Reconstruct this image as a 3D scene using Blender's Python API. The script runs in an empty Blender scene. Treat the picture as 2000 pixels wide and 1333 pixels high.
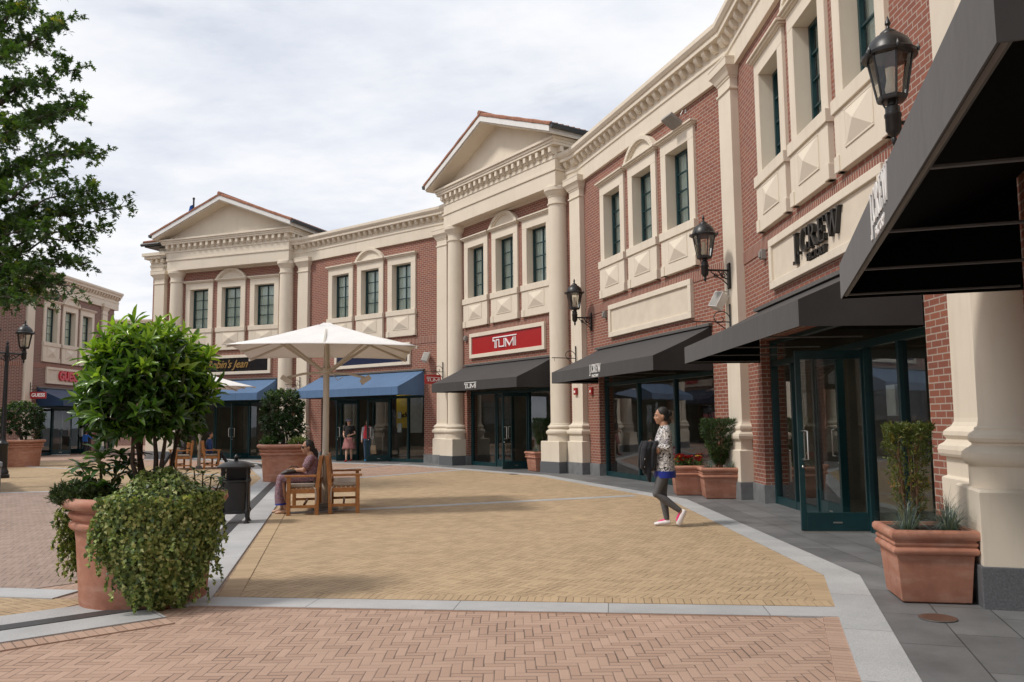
import bpy, bmesh, math, random
from mathutils import Matrix, Vector, noise
from math import sin, cos, tan, pi, radians, atan2, sqrt
R=radians
sc=bpy.context.scene
COL=sc.collection
WM={}
# ------------------------------------------------------------------ helpers
class G:
    """collects faces and links them as ONE mesh object"""
    def __init__(s): s.v=[]; s.f=[]; s.uv=[]; s.mi=[]; s.cur=0
    def face(s,pts,uv=None):
        b=len(s.v); s.v.extend([tuple(p) for p in pts]); s.f.append(tuple(range(b,b+len(pts)))); s.uv.append(uv); s.mi.append(s.cur)
    def idx(s,verts,faces):
        b=len(s.v); s.v.extend([tuple(p) for p in verts])
        for f in faces: s.f.append(tuple(i+b for i in f)); s.uv.append(None); s.mi.append(s.cur)
    def box(s,x0,x1,y0,y1,z0,z1):
        v=[(x0,y0,z0),(x1,y0,z0),(x1,y1,z0),(x0,y1,z0),(x0,y0,z1),(x1,y0,z1),(x1,y1,z1),(x0,y1,z1)]
        s.idx(v,[(0,3,2,1),(4,5,6,7),(0,1,5,4),(1,2,6,5),(2,3,7,6),(3,0,4,7)])
    def obox(s,M,x0,x1,y0,y1,z0,z1):
        v=[M@Vector(p) for p in [(x0,y0,z0),(x1,y0,z0),(x1,y1,z0),(x0,y1,z0),(x0,y0,z1),(x1,y0,z1),(x1,y1,z1),(x0,y1,z1)]]
        s.idx(v,[(0,3,2,1),(4,5,6,7),(0,1,5,4),(1,2,6,5),(2,3,7,6),(3,0,4,7)])
    def bar(s,a,b,w,h=None):
        """rectangular bar from a to b"""
        a=Vector(a);b=Vector(b);d=(b-a); L=d.length; h=h or w
        M=Matrix.Translation(a)@d.to_track_quat('X','Z').to_matrix().to_4x4()
        s.obox(M,0,L,-w/2,w/2,-h/2,h/2)
    def prism(s,poly,axis,a,b):
        """poly list of 2D; axis 'x': poly=(y,z); 'y': poly=(x,z); 'z': poly=(x,y)"""
        n=len(poly)
        def P(p,t): return (t,p[0],p[1]) if axis=='x' else ((p[0],t,p[1]) if axis=='y' else (p[0],p[1],t))
        s.idx([P(p,a) for p in poly]+[P(p,b) for p in poly],
              [tuple(range(n))[::-1],tuple(range(n,2*n))]+[(i,(i+1)%n,(i+1)%n+n,i+n) for i in range(n)])
    def lathe(s,prof,n=32,c=(0,0),a0=0,a1=2*pi,cap=True):
        full=abs(a1-a0-2*pi)<1e-6; m=n if full else n+1
        vs=[]
        for r,z in prof:
            for i in range(m):
                a=a0+(a1-a0)*i/n; vs.append((c[0]+r*cos(a),c[1]+r*sin(a),z))
        fs=[]
        for j in range(len(prof)-1):
            for i in range(n):
                k=(i+1)%m; fs.append((j*m+i,j*m+k,(j+1)*m+k,(j+1)*m+i))
        if cap and full:
            if prof[0][0]>1e-5: fs.append(tuple(range(m))[::-1])
            if prof[-1][0]>1e-5: fs.append(tuple((len(prof)-1)*m+i for i in range(m)))
        s.idx(vs,fs)
    def frust(s,prof,cy0=None,cap=True,c=(0,0)):
        """prof of (hx,y_front,y_back,z): stacked rectangles"""
        vs=[];fs=[]
        for hx,yf,yb,z in prof: vs+= [(c[0]-hx,c[1]+yf,z),(c[0]+hx,c[1]+yf,z),(c[0]+hx,c[1]+yb,z),(c[0]-hx,c[1]+yb,z)]
        for j in range(len(prof)-1):
            for i in range(4): k=(i+1)%4; fs.append((4*j+i,4*j+k,4*j+4+k,4*j+4+i))
        fs.append((3,2,1,0)); m=4*(len(prof)-1); fs.append((m,m+1,m+2,m+3))
        s.idx(vs,fs)
    def tube(s,pts,rad,n=8,caps=True):
        pts=[Vector(p) for p in pts]
        if not isinstance(rad,(list,tuple)): rad=[rad]*len(pts)
        vs=[];fs=[]; up=None
        for i,p in enumerate(pts):
            d=(pts[min(i+1,len(pts)-1)]-pts[max(i-1,0)])
            if d.length<1e-9: d=Vector((0,0,1))
            d.normalize()
            if up is None: up=Vector((0,0,1)) if abs(d.z)<.9 else Vector((1,0,0))
            x=(up-d*up.dot(d))
            if x.length<1e-5: x=d.orthogonal()
            x.normalize(); y=d.cross(x); up=x
            r=rad[i]; rx,ry=r if isinstance(r,(list,tuple)) else (r,r)
            for k in range(n): a=2*pi*k/n; vs.append(p+x*cos(a)*rx+y*sin(a)*ry)
        for i in range(len(pts)-1):
            for k in range(n): q=(k+1)%n; fs.append((i*n+k,i*n+q,(i+1)*n+q,(i+1)*n+k))
        if caps: fs.append(tuple(range(n))[::-1]); fs.append(tuple((len(pts)-1)*n+k for k in range(n)))
        s.idx(vs,fs)
    def ball(s,c,r,n=12,m=8):
        c=Vector(c); rx,ry,rz=r if isinstance(r,(list,tuple)) else (r,r,r)
        vs=[c+Vector((0,0,-rz))]
        for j in range(1,m):
            t=-pi/2+pi*j/m
            for i in range(n): a=2*pi*i/n; vs.append(c+Vector((rx*cos(t)*cos(a),ry*cos(t)*sin(a),rz*sin(t))))
        vs.append(c+Vector((0,0,rz))); fs=[]
        for i in range(n):
            k=(i+1)%n; fs.append((0,1+k,1+i)); fs.append((len(vs)-1,1+(m-2)*n+i,1+(m-2)*n+k))
        for j in range(m-2):
            for i in range(n): k=(i+1)%n; fs.append((1+j*n+i,1+j*n+k,1+(j+1)*n+k,1+(j+1)*n+i))
        s.idx(vs,fs)
    def mesh(s,name):
        me=bpy.data.meshes.new(name); me.from_pydata(s.v,[],s.f)
        if any(u is not None for u in s.uv):
            l=me.uv_layers.new(name='UVMap'); k=0
            for f,u in zip(s.f,s.uv):
                for i in range(len(f)):
                    if u is not None: l.data[k].uv=u[i]
                    k+=1
        return me
    def build(s,name,mat,parent=None,M=None,smooth=False,bevel=0,angle=38,merge=False):
        me=s.mesh(name)
        ms=mat if isinstance(mat,(list,tuple)) else [mat]
        for m in ms: me.materials.append(m)
        if len(ms)>1: me.polygons.foreach_set('material_index',s.mi)
        if smooth or merge:
            bm=bmesh.new(); bm.from_mesh(me); bmesh.ops.remove_doubles(bm,verts=bm.verts,dist=2e-5); bm.to_mesh(me); bm.free()
        if smooth: me.shade_smooth(); me.set_sharp_from_angle(angle=R(angle))
        return link(name,me,parent,M,bevel)
def link(name,me,parent=None,M=None,bevel=0):
    o=bpy.data.objects.new(name,me); COL.objects.link(o)
    if bevel:
        b=o.modifiers.new('bevel','BEVEL'); b.width=bevel; b.segments=2; b.limit_method='ANGLE'; b.angle_limit=R(40)
    place(o,M if M is not None else (WM[parent] if parent else Matrix()),parent)
    return o
def place(o,M,parent=None):
    WM[o]=M.copy()
    if parent: o.parent=parent; o.matrix_basis=WM[parent].inverted()@M
    else: o.matrix_basis=M
def tag(o,label=None,cat=None,group=None,kind=None):
    if label: o['label']=label
    if cat: o['category']=cat
    if group: o['group']=group
    if kind: o['kind']=kind
    return o
def thing(name,label,cat,M=None,group=None):
    o=bpy.data.objects.new(name,None); COL.objects.link(o); o.empty_display_size=.2
    place(o,M if M is not None else Matrix()); tag(o,label,cat,group); return o
def T(x,y,z=0,rz=0): return Matrix.Translation((x,y,z))@Matrix.Rotation(rz,4,'Z')
KIDS={}
def kids(o): return [c for c in bpy.data.objects if c.parent==o]
def dup(o,M,parent=None,label=None,group=None):
    c=o.copy(); COL.objects.link(c); place(c,M,parent)
    if parent is None:
        c.parent=None
        if label: c['label']=label
        if group: c['group']=group
    for ch in kids(o): dup(ch,M@WM[o].inverted()@WM[ch],c)
    return c
def struct(o): o['kind']='structure'; return o
# ------------------------------------------------------------------ materials
def newmat(name):
    m=bpy.data.materials.new(name); m.use_nodes=True; nt=m.node_tree
    return m,nt,nt.nodes['Principled BSDF']
def N(nt,t,**k):
    n=nt.nodes.new(t)
    for a,b in k.items():
        if a.startswith('i_'):
            key=a[2:]; key=int(key) if key.isdigit() else key.replace('_',' ')
            n.inputs[key].default_value=b
        else: setattr(n,a,b)
    return n
def mth(nt,op,a,b=None,c=None,clamp=False):
    n=nt.nodes.new('ShaderNodeMath'); n.operation=op; n.use_clamp=clamp
    for i,x in enumerate((a,b,c)):
        if x is None: continue
        if isinstance(x,(int,float)): n.inputs[i].default_value=x
        else: nt.links.new(x,n.inputs[i])
    return n.outputs[0]
def mix(nt,f,a,b,mode='MIX'):
    n=nt.nodes.new('ShaderNodeMix'); n.data_type='RGBA'; n.blend_type=mode
    for s,x in ((n.inputs[0],f),(n.inputs[6],a),(n.inputs[7],b)):
        if isinstance(x,(int,float)): s.default_value=x
        elif isinstance(x,(tuple,list)): s.default_value=tuple(x)+((1,) if len(x)==3 else ())
        else: nt.links.new(x,s)
    return n.outputs[2]
def ramp(nt,fac,stops,interp='LINEAR'):
    n=nt.nodes.new('ShaderNodeValToRGB'); cr=n.color_ramp; cr.interpolation=interp
    while len(cr.elements)<len(stops): cr.elements.new(.5)
    for e,(p,c) in zip(cr.elements,stops): e.position=p; e.color=tuple(c)+((1,) if len(c)==3 else ())
    nt.links.new(fac,n.inputs[0]); return n.outputs[0]
def coord(nt,kind='Object',scale=None):
    t=nt.nodes.new('ShaderNodeTexCoord'); o=t.outputs[kind]
    if scale:
        mp=nt.nodes.new('ShaderNodeMapping'); mp.inputs['Scale'].default_value=scale if isinstance(scale,tuple) else (scale,)*3
        nt.links.new(o,mp.inputs[0]); o=mp.outputs[0]
    return o
def noisef(nt,vec,scale,detail=4,rough=.55):
    n=N(nt,'ShaderNodeTexNoise'); n.inputs['Scale'].default_value=scale; n.inputs['Detail'].default_value=detail; n.inputs['Roughness'].default_value=rough
    if vec is not None: nt.links.new(vec,n.inputs['Vector'])
    return n.outputs[0]
def bump(nt,bs,h,strength=.3,dist=.01):
    b=N(nt,'ShaderNodeBump'); b.inputs['Strength'].default_value=strength; b.inputs['Distance'].default_value=dist
    nt.links.new(h,b.inputs['Height']); nt.links.new(b.outputs[0],bs.inputs['Normal'])
def plain(name,c,rough=.6,metal=0,var=.12,nscale=6,bmp=0,spec=.5,coat=0):
    m,nt,bs=newmat(name)
    co=coord(nt,'Object'); f=noisef(nt,co,nscale,5)
    lo=tuple(x*(1-var) for x in c); hi=tuple(min(1,x*(1+var)) for x in c)
    nt.links.new(ramp(nt,f,[(.3,lo),(.7,hi)]),bs.inputs['Base Color'])
    bs.inputs['Roughness'].default_value=rough; bs.inputs['Metallic'].default_value=metal
    bs.inputs['Specular IOR Level'].default_value=spec; bs.inputs['Coat Weight'].default_value=coat
    if bmp: bump(nt,bs,noisef(nt,co,nscale*12,3),bmp,.004)
    return m
MT={}
def m_stucco():
    m,nt,bs=newmat('cream_stucco'); co=coord(nt,'Object')
    f=noisef(nt,co,1.1,5,.6)
    mp=N(nt,'ShaderNodeMapping'); mp.inputs['Scale'].default_value=(5,5,.35); nt.links.new(co,mp.inputs[0])
    st=noisef(nt,mp.outputs[0],1.6,4,.6)      # rain streaks
    c=ramp(nt,f,[(.25,(.645,.57,.465)),(.75,(.725,.65,.54))])
    c=mix(nt,mth(nt,'MULTIPLY',ramp(nt,st,[(.52,(0,0,0)),(.8,(1,1,1))]),.24),c,(.46,.39,.31))
    nt.links.new(c,bs.inputs['Base Color']); bs.inputs['Roughness'].default_value=.85
    bump(nt,bs,noisef(nt,co,90,3),.15,.004); return m
def m_brick(name,c1,c2,mortar,bw,bh,soldier=False,ms=.009):
    m,nt,bs=newmat(name); co=coord(nt,'Object'); sp=N(nt,'ShaderNodeSeparateXYZ'); nt.links.new(co,sp.inputs[0])
    u=mth(nt,'ADD',sp.outputs[0],sp.outputs[1]); cb=N(nt,'ShaderNodeCombineXYZ')
    nt.links.new(u,cb.inputs[0]); nt.links.new(sp.outputs[2],cb.inputs[1])
    b=N(nt,'ShaderNodeTexBrick'); b.offset=0 if soldier else .5
    nt.links.new(cb.outputs[0],b.inputs['Vector']); b.inputs['Scale'].default_value=1
    b.inputs['Mortar Size'].default_value=ms; b.inputs['Mortar Smooth'].default_value=.1
    b.inputs['Brick Width'].default_value=bw; b.inputs['Row Height'].default_value=bh; b.inputs['Bias'].default_value=-.1
    b.inputs['Color1'].default_value=c1+(1,); b.inputs['Color2'].default_value=c2+(1,); b.inputs['Mortar'].default_value=mortar+(1,)
    f=noisef(nt,co,.7,4); f2=noisef(nt,co,25,3)
    c=mix(nt,.35,b.outputs[0],ramp(nt,f,[(.3,(.75,.75,.78)),(.7,(1.1,1.05,1))]),'MULTIPLY')
    c=mix(nt,.3,c,ramp(nt,f2,[(.3,(.7,.7,.7)),(.7,(1.15,1.15,1.15))]),'MULTIPLY')
    nt.links.new(c,bs.inputs['Base Color']); bs.inputs['Roughness'].default_value=.85
    bump(nt,bs,mth(nt,'SUBTRACT',1,b.outputs[1]),.4,.006); return m
def m_herring(name,ca,cb_,joint,w=.066,n=3,rot=0,jw=.06):
    """herringbone clay pavers in world metres"""
    m,nt,bs=newmat(name); co=coord(nt,'Object'); mp=N(nt,'ShaderNodeMapping')
    mp.inputs['Rotation'].default_value=(0,0,rot); mp.inputs['Scale'].default_value=(1/w,)*3; nt.links.new(co,mp.inputs[0])
    # slight wobble so courses are not ruler straight
    sp=N(nt,'ShaderNodeSeparateXYZ'); nt.links.new(mp.outputs[0],sp.inputs[0])
    wob=mth(nt,'MULTIPLY',mth(nt,'SUBTRACT',noisef(nt,co,1.7,2),.5),.35)
    X=mth(nt,'ADD',mth(nt,'ADD',sp.outputs[0],wob),600); Y=mth(nt,'ADD',mth(nt,'SUBTRACT',sp.outputs[1],wob),600)
    i=mth(nt,'FLOOR',X); j=mth(nt,'FLOOR',Y); fx=mth(nt,'FRACT',X); fy=mth(nt,'FRACT',Y)
    k=mth(nt,'FLOORED_MODULO',mth(nt,'SUBTRACT',i,j),2*n)
    H=mth(nt,'LESS_THAN',k,n-.5)                       # 1 = brick along x
    kv=mth(nt,'SUBTRACT',2*n-1,k)
    al=mth(nt,'ADD',mth(nt,'MULTIPLY',H,mth(nt,'ADD',k,fx)),mth(nt,'MULTIPLY',mth(nt,'SUBTRACT',1,H),mth(nt,'ADD',kv,fy)))
    ac=mth(nt,'ADD',mth(nt,'MULTIPLY',H,fy),mth(nt,'MULTIPLY',mth(nt,'SUBTRACT',1,H),fx))
    ed=mth(nt,'MINIMUM',mth(nt,'MINIMUM',al,mth(nt,'SUBTRACT',n,al)),mth(nt,'MINIMUM',ac,mth(nt,'SUBTRACT',1,ac)))
    idx=mth(nt,'SUBTRACT',i,mth(nt,'MULTIPLY',H,k)); idy=mth(nt,'SUBTRACT',j,mth(nt,'MULTIPLY',mth(nt,'SUBTRACT',1,H),kv))
    cv=N(nt,'ShaderNodeCombineXYZ'); nt.links.new(idx,cv.inputs[0]); nt.links.new(idy,cv.inputs[1]); nt.links.new(H,cv.inputs[2])
    wn=N(nt,'ShaderNodeTexWhiteNoise'); wn.noise_dimensions='3D'; nt.links.new(cv.outputs[0],wn.inputs[0])
    jt=mth(nt,'LESS_THAN',ed,mth(nt,'ADD',jw*.6,mth(nt,'MULTIPLY',wn.outputs[0],jw*.9)))
    finish_paver(nt,bs,co,wn.outputs[0],jt,ed,ca,cb_,joint,jw); return m
def finish_paver(nt,bs,co,rnd,jt,ed,ca,cb_,joint,jw):
    c=mix(nt,rnd,ca,cb_)
    big=noisef(nt,co,.22,5,.6); mid=noisef(nt,co,2.2,5,.65); fine=noisef(nt,co,140,3,.7)
    c=mix(nt,.8,c,ramp(nt,big,[(.3,(.87,.87,.88)),(.7,(1.06,1.05,1.04))]),'MULTIPLY')
    c=mix(nt,.6,c,ramp(nt,mid,[(.3,(.90,.89,.88)),(.75,(1.06,1.05,1.05))]),'MULTIPLY')
    c=mix(nt,.7,c,ramp(nt,fine,[(.3,(.72,.72,.72)),(.7,(1.2,1.2,1.2))]),'MULTIPLY')
    c=mix(nt,mth(nt,'MULTIPLY',jt,mth(nt,'ADD',.35,mth(nt,'MULTIPLY',rnd,.45))),c,joint)
    nt.links.new(c,bs.inputs['Base Color']); bs.inputs['Roughness'].default_value=.82; bs.inputs['Specular IOR Level'].default_value=.3
    vo=N(nt,'ShaderNodeTexVoronoi'); vo.inputs['Scale'].default_value=1.6; nt.links.new(co,vo.inputs['Vector'])
    c=mix(nt,mth(nt,'MULTIPLY',mth(nt,'LESS_THAN',vo.outputs['Distance'],mth(nt,'MULTIPLY',big,.055)),.45),c,(.10,.085,.07))
    nt.links.new(c,bs.inputs['Base Color'])
    h=mth(nt,'ADD',mth(nt,'MINIMUM',ed,jw*2.2),mth(nt,'MULTIPLY',fine,.05)); bump(nt,bs,h,.5,.02)
def m_course(name,ca,cb_,joint,w=.066,L=.2,jw=.05):
    """header course: UV u along the edge in metres, v across"""
    m,nt,bs=newmat(name); uv=coord(nt,'UV'); co=coord(nt,'Object'); sp=N(nt,'ShaderNodeSeparateXYZ'); nt.links.new(uv,sp.inputs[0])
    U=mth(nt,'DIVIDE',sp.outputs[0],w); V=mth(nt,'DIVIDE',sp.outputs[1],L)
    fu=mth(nt,'FRACT',mth(nt,'ADD',U,500)); fv=mth(nt,'FRACT',mth(nt,'ADD',V,500))
    cv=N(nt,'ShaderNodeCombineXYZ'); nt.links.new(mth(nt,'FLOOR',U),cv.inputs[0]); nt.links.new(mth(nt,'FLOOR',V),cv.inputs[1])
    wn=N(nt,'ShaderNodeTexWhiteNoise'); nt.links.new(cv.outputs[0],wn.inputs[0])
    ed=mth(nt,'MINIMUM',mth(nt,'MINIMUM',fu,mth(nt,'SUBTRACT',1,fu)),mth(nt,'MULTIPLY',L/w,mth(nt,'MINIMUM',fv,mth(nt,'SUBTRACT',1,fv))))
    jt=mth(nt,'LESS_THAN',ed,mth(nt,'ADD',jw*.6,mth(nt,'MULTIPLY',wn.outputs[0],jw*.9)))
    finish_paver(nt,bs,co,wn.outputs[0],jt,ed,ca,cb_,joint,jw); return m
def m_slab(name,c1,c2,joint,L,Wd,off=.5,jw=.006,speck=.15,rough=.75,patch=.25):
    m,nt,bs=newmat(name); uv=coord(nt,'UV'); co=coord(nt,'Object')
    b=N(nt,'ShaderNodeTexBrick'); b.offset=off; nt.links.new(uv,b.inputs['Vector']); b.inputs['Scale'].default_value=1
    b.inputs['Mortar Size'].default_value=jw; b.inputs['Mortar Smooth'].default_value=.1; b.inputs['Brick Width'].default_value=L; b.inputs['Row Height'].default_value=Wd
    b.inputs['Color1'].default_value=c1+(1,); b.inputs['Color2'].default_value=c2+(1,); b.inputs['Mortar'].default_value=joint+(1,)
    f=noisef(nt,co,150,2,.8); g=noisef(nt,co,1.6,6,.62)
    c=mix(nt,1,b.outputs[0],ramp(nt,f,[(.3,(1-speck*2,)*3),(.7,(1+speck*1.5,)*3)]),'MULTIPLY')
    c=mix(nt,1,c,ramp(nt,g,[(.3,(1-patch,)*3),(.72,(1+patch*.8,)*3)]),'MULTIPLY')
    nt.links.new(c,bs.inputs['Base Color']); bs.inputs['Roughness'].default_value=rough
    bump(nt,bs,mth(nt,'SUBTRACT',mth(nt,'MULTIPLY',g,.3),b.outputs[1]),.35,.006); return m
def m_leaf(name,stops,rough=.35,trans=.3,spec=.5):
    m,nt,bs=newmat(name); a=N(nt,'ShaderNodeAttribute',attribute_name='tint')
    c=ramp(nt,a.outputs['Fac'],stops)
    nt.links.new(c,bs.inputs['Base Color']); bs.inputs['Roughness'].default_value=rough; bs.inputs['Specular IOR Level'].default_value=spec
    tr=N(nt,'ShaderNodeBsdfTranslucent'); nt.links.new(mix(nt,1,c,(1.5,1.6,.7),'MULTIPLY'),tr.inputs[0])
    mx=N(nt,'ShaderNodeMixShader'); mx.inputs[0].default_value=trans
    nt.links.new(bs.outputs[0],mx.inputs[1]); nt.links.new(tr.outputs[0],mx.inputs[2])
    nt.links.new(mx.outputs[0],nt.nodes['Material Output'].inputs[0]); return m
def m_glass(name,tint=(.75,.82,.8),ior=1.5,wav=.0):
    m,nt,bs=newmat(name); nt.nodes.remove(bs)
    t=N(nt,'ShaderNodeBsdfTransparent'); t.inputs[0].default_value=tint+(1,)
    g=N(nt,'ShaderNodeBsdfGlossy'); g.inputs['Roughness'].default_value=.01; g.inputs[0].default_value=(.95,.97,1,1)
    fr=N(nt,'ShaderNodeFresnel'); fr.inputs[0].default_value=ior
    f=mth(nt,'ADD',mth(nt,'MULTIPLY',fr.outputs[0],1.5),.02,clamp=True)
    if wav:
        co=coord(nt,'Object'); b=N(nt,'ShaderNodeBump'); b.inputs['Strength'].default_value=wav; b.inputs['Distance'].default_value=.05
        nt.links.new(noisef(nt,co,1.2,2),b.inputs['Height']); nt.links.new(b.outputs[0],g.inputs['Normal'])
    mx=N(nt,'ShaderNodeMixShader'); nt.links.new(f,mx.inputs[0]); nt.links.new(t.outputs[0],mx.inputs[1]); nt.links.new(g.outputs[0],mx.inputs[2])
    nt.links.new(mx.outputs[0],nt.nodes['Material Output'].inputs[0]); return m
def m_emit(name,c,s):
    m,nt,bs=newmat(name); bs.inputs['Base Color'].default_value=c+(1,); bs.inputs['Emission Color'].default_value=c+(1,); bs.inputs['Emission Strength'].default_value=s; return m
def m_fabric(name,c,rough=.85,scale=400,trans=0,var=.07,seam=0):
    m,nt,bs=newmat(name); co=coord(nt,'Object')
    f=noisef(nt,co,scale,2); g=noisef(nt,co,1.3,4)
    cc=mix(nt,.5,c,ramp(nt,f,[(.3,(1-.25,)*3),(.7,(1.25,)*3)]),'MULTIPLY')
    cc=mix(nt,1,cc,ramp(nt,g,[(.3,(1-var,)*3),(.7,(1+var,)*3)]),'MULTIPLY')
    if seam:
        sp=N(nt,'ShaderNodeSeparateXYZ'); nt.links.new(co,sp.inputs[0]); fr=mth(nt,'FRACT',mth(nt,'ADD',mth(nt,'DIVIDE',sp.outputs[0],seam),50.3))
        cc=mix(nt,mth(nt,'MULTIPLY',mth(nt,'LESS_THAN',mth(nt,'ABSOLUTE',mth(nt,'SUBTRACT',fr,.5)),.007),.45),cc,tuple(x*.35 for x in c))
        mp=N(nt,'ShaderNodeMapping'); mp.inputs['Scale'].default_value=(3,.6,.6); nt.links.new(co,mp.inputs[0]); cc=mix(nt,mth(nt,'MULTIPLY',ramp(nt,noisef(nt,mp.outputs[0],1.5,5),[(.5,(0,0,0)),(.75,(1,1,1))]),.28),cc,tuple(min(1,x*1.25+.035) for x in c))
    nt.links.new(cc,bs.inputs['Base Color']); bs.inputs['Roughness'].default_value=rough; bs.inputs['Specular IOR Level'].default_value=.3
    bs.inputs['Sheen Weight'].default_value=.2
    bump(nt,bs,noisef(nt,co,2.5,3),.25,.03)
    if trans:
        tr=N(nt,'ShaderNodeBsdfTranslucent'); tr.inputs[0].default_value=tuple(c)+(1,)
        mx=N(nt,'ShaderNodeMixShader'); mx.inputs[0].default_value=trans
        nt.links.new(bs.outputs[0],mx.inputs[1]); nt.links.new(tr.outputs[0],mx.inputs[2]); nt.links.new(mx.outputs[0],nt.nodes['Material Output'].inputs[0])
    return m
def m_wood(name,c1,c2):
    m,nt,bs=newmat(name); co=coord(nt,'Object'); f=noisef(nt,co,7,5,.6)
    w=N(nt,'ShaderNodeTexWave'); w.inputs['Scale'].default_value=14; w.inputs['Distortion'].default_value=6; w.inputs['Detail'].default_value=3; nt.links.new(co,w.inputs[0])
    nt.links.new(mix(nt,.4,ramp(nt,f,[(.3,c1),(.7,c2)]),ramp(nt,w.outputs[1],[(0,(.75,.7,.65)),(1,(1.1,1.1,1.1))]),'MULTIPLY'),bs.inputs['Base Color'])
    bs.inputs['Roughness'].default_value=.45; return m
def m_terra():
    m,nt,bs=newmat('terracotta'); co=coord(nt,'Object')
    f=noisef(nt,co,2.2,6,.65); g=noisef(nt,co,9,5,.7); h=noisef(nt,co,120,2)
    mp=N(nt,'ShaderNodeMapping'); mp.inputs['Scale'].default_value=(1,1,4); nt.links.new(co,mp.inputs[0])
    e=noisef(nt,mp.outputs[0],2.5,5,.6)
    c=ramp(nt,f,[(.28,(.33,.135,.085)),(.72,(.45,.21,.14))])
    c=mix(nt,mth(nt,'MULTIPLY',ramp(nt,e,[(.48,(0,0,0)),(.72,(1,1,1))]),.5),c,(.56,.36,.28))
    c=mix(nt,.6,c,ramp(nt,g,[(.3,(.84,.82,.8)),(.7,(1.08,1.08,1.08))]),'MULTIPLY')
    nt.links.new(c,bs.inputs['Base Color']); bs.inputs['Roughness'].default_value=.72
    bump(nt,bs,mth(nt,'ADD',g,mth(nt,'MULTIPLY',h,.3)),.12,.01); return m
def m_pattern(name,cols,scale,detail=3,dist=1.2):
    m,nt,bs=newmat(name); co=coord(nt,'Object')
    n=N(nt,'ShaderNodeTexNoise'); n.inputs['Scale'].default_value=scale; n.inputs['Detail'].default_value=detail; n.inputs['Distortion'].default_value=dist
    nt.links.new(co,n.inputs['Vector'])
    k=len(cols); nt.links.new(ramp(nt,n.outputs[0],[(.34+.32*i/k,c) for i,c in enumerate(cols)],'CONSTANT'),bs.inputs['Base Color'])
    bs.inputs['Roughness'].default_value=.8; return m
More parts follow.
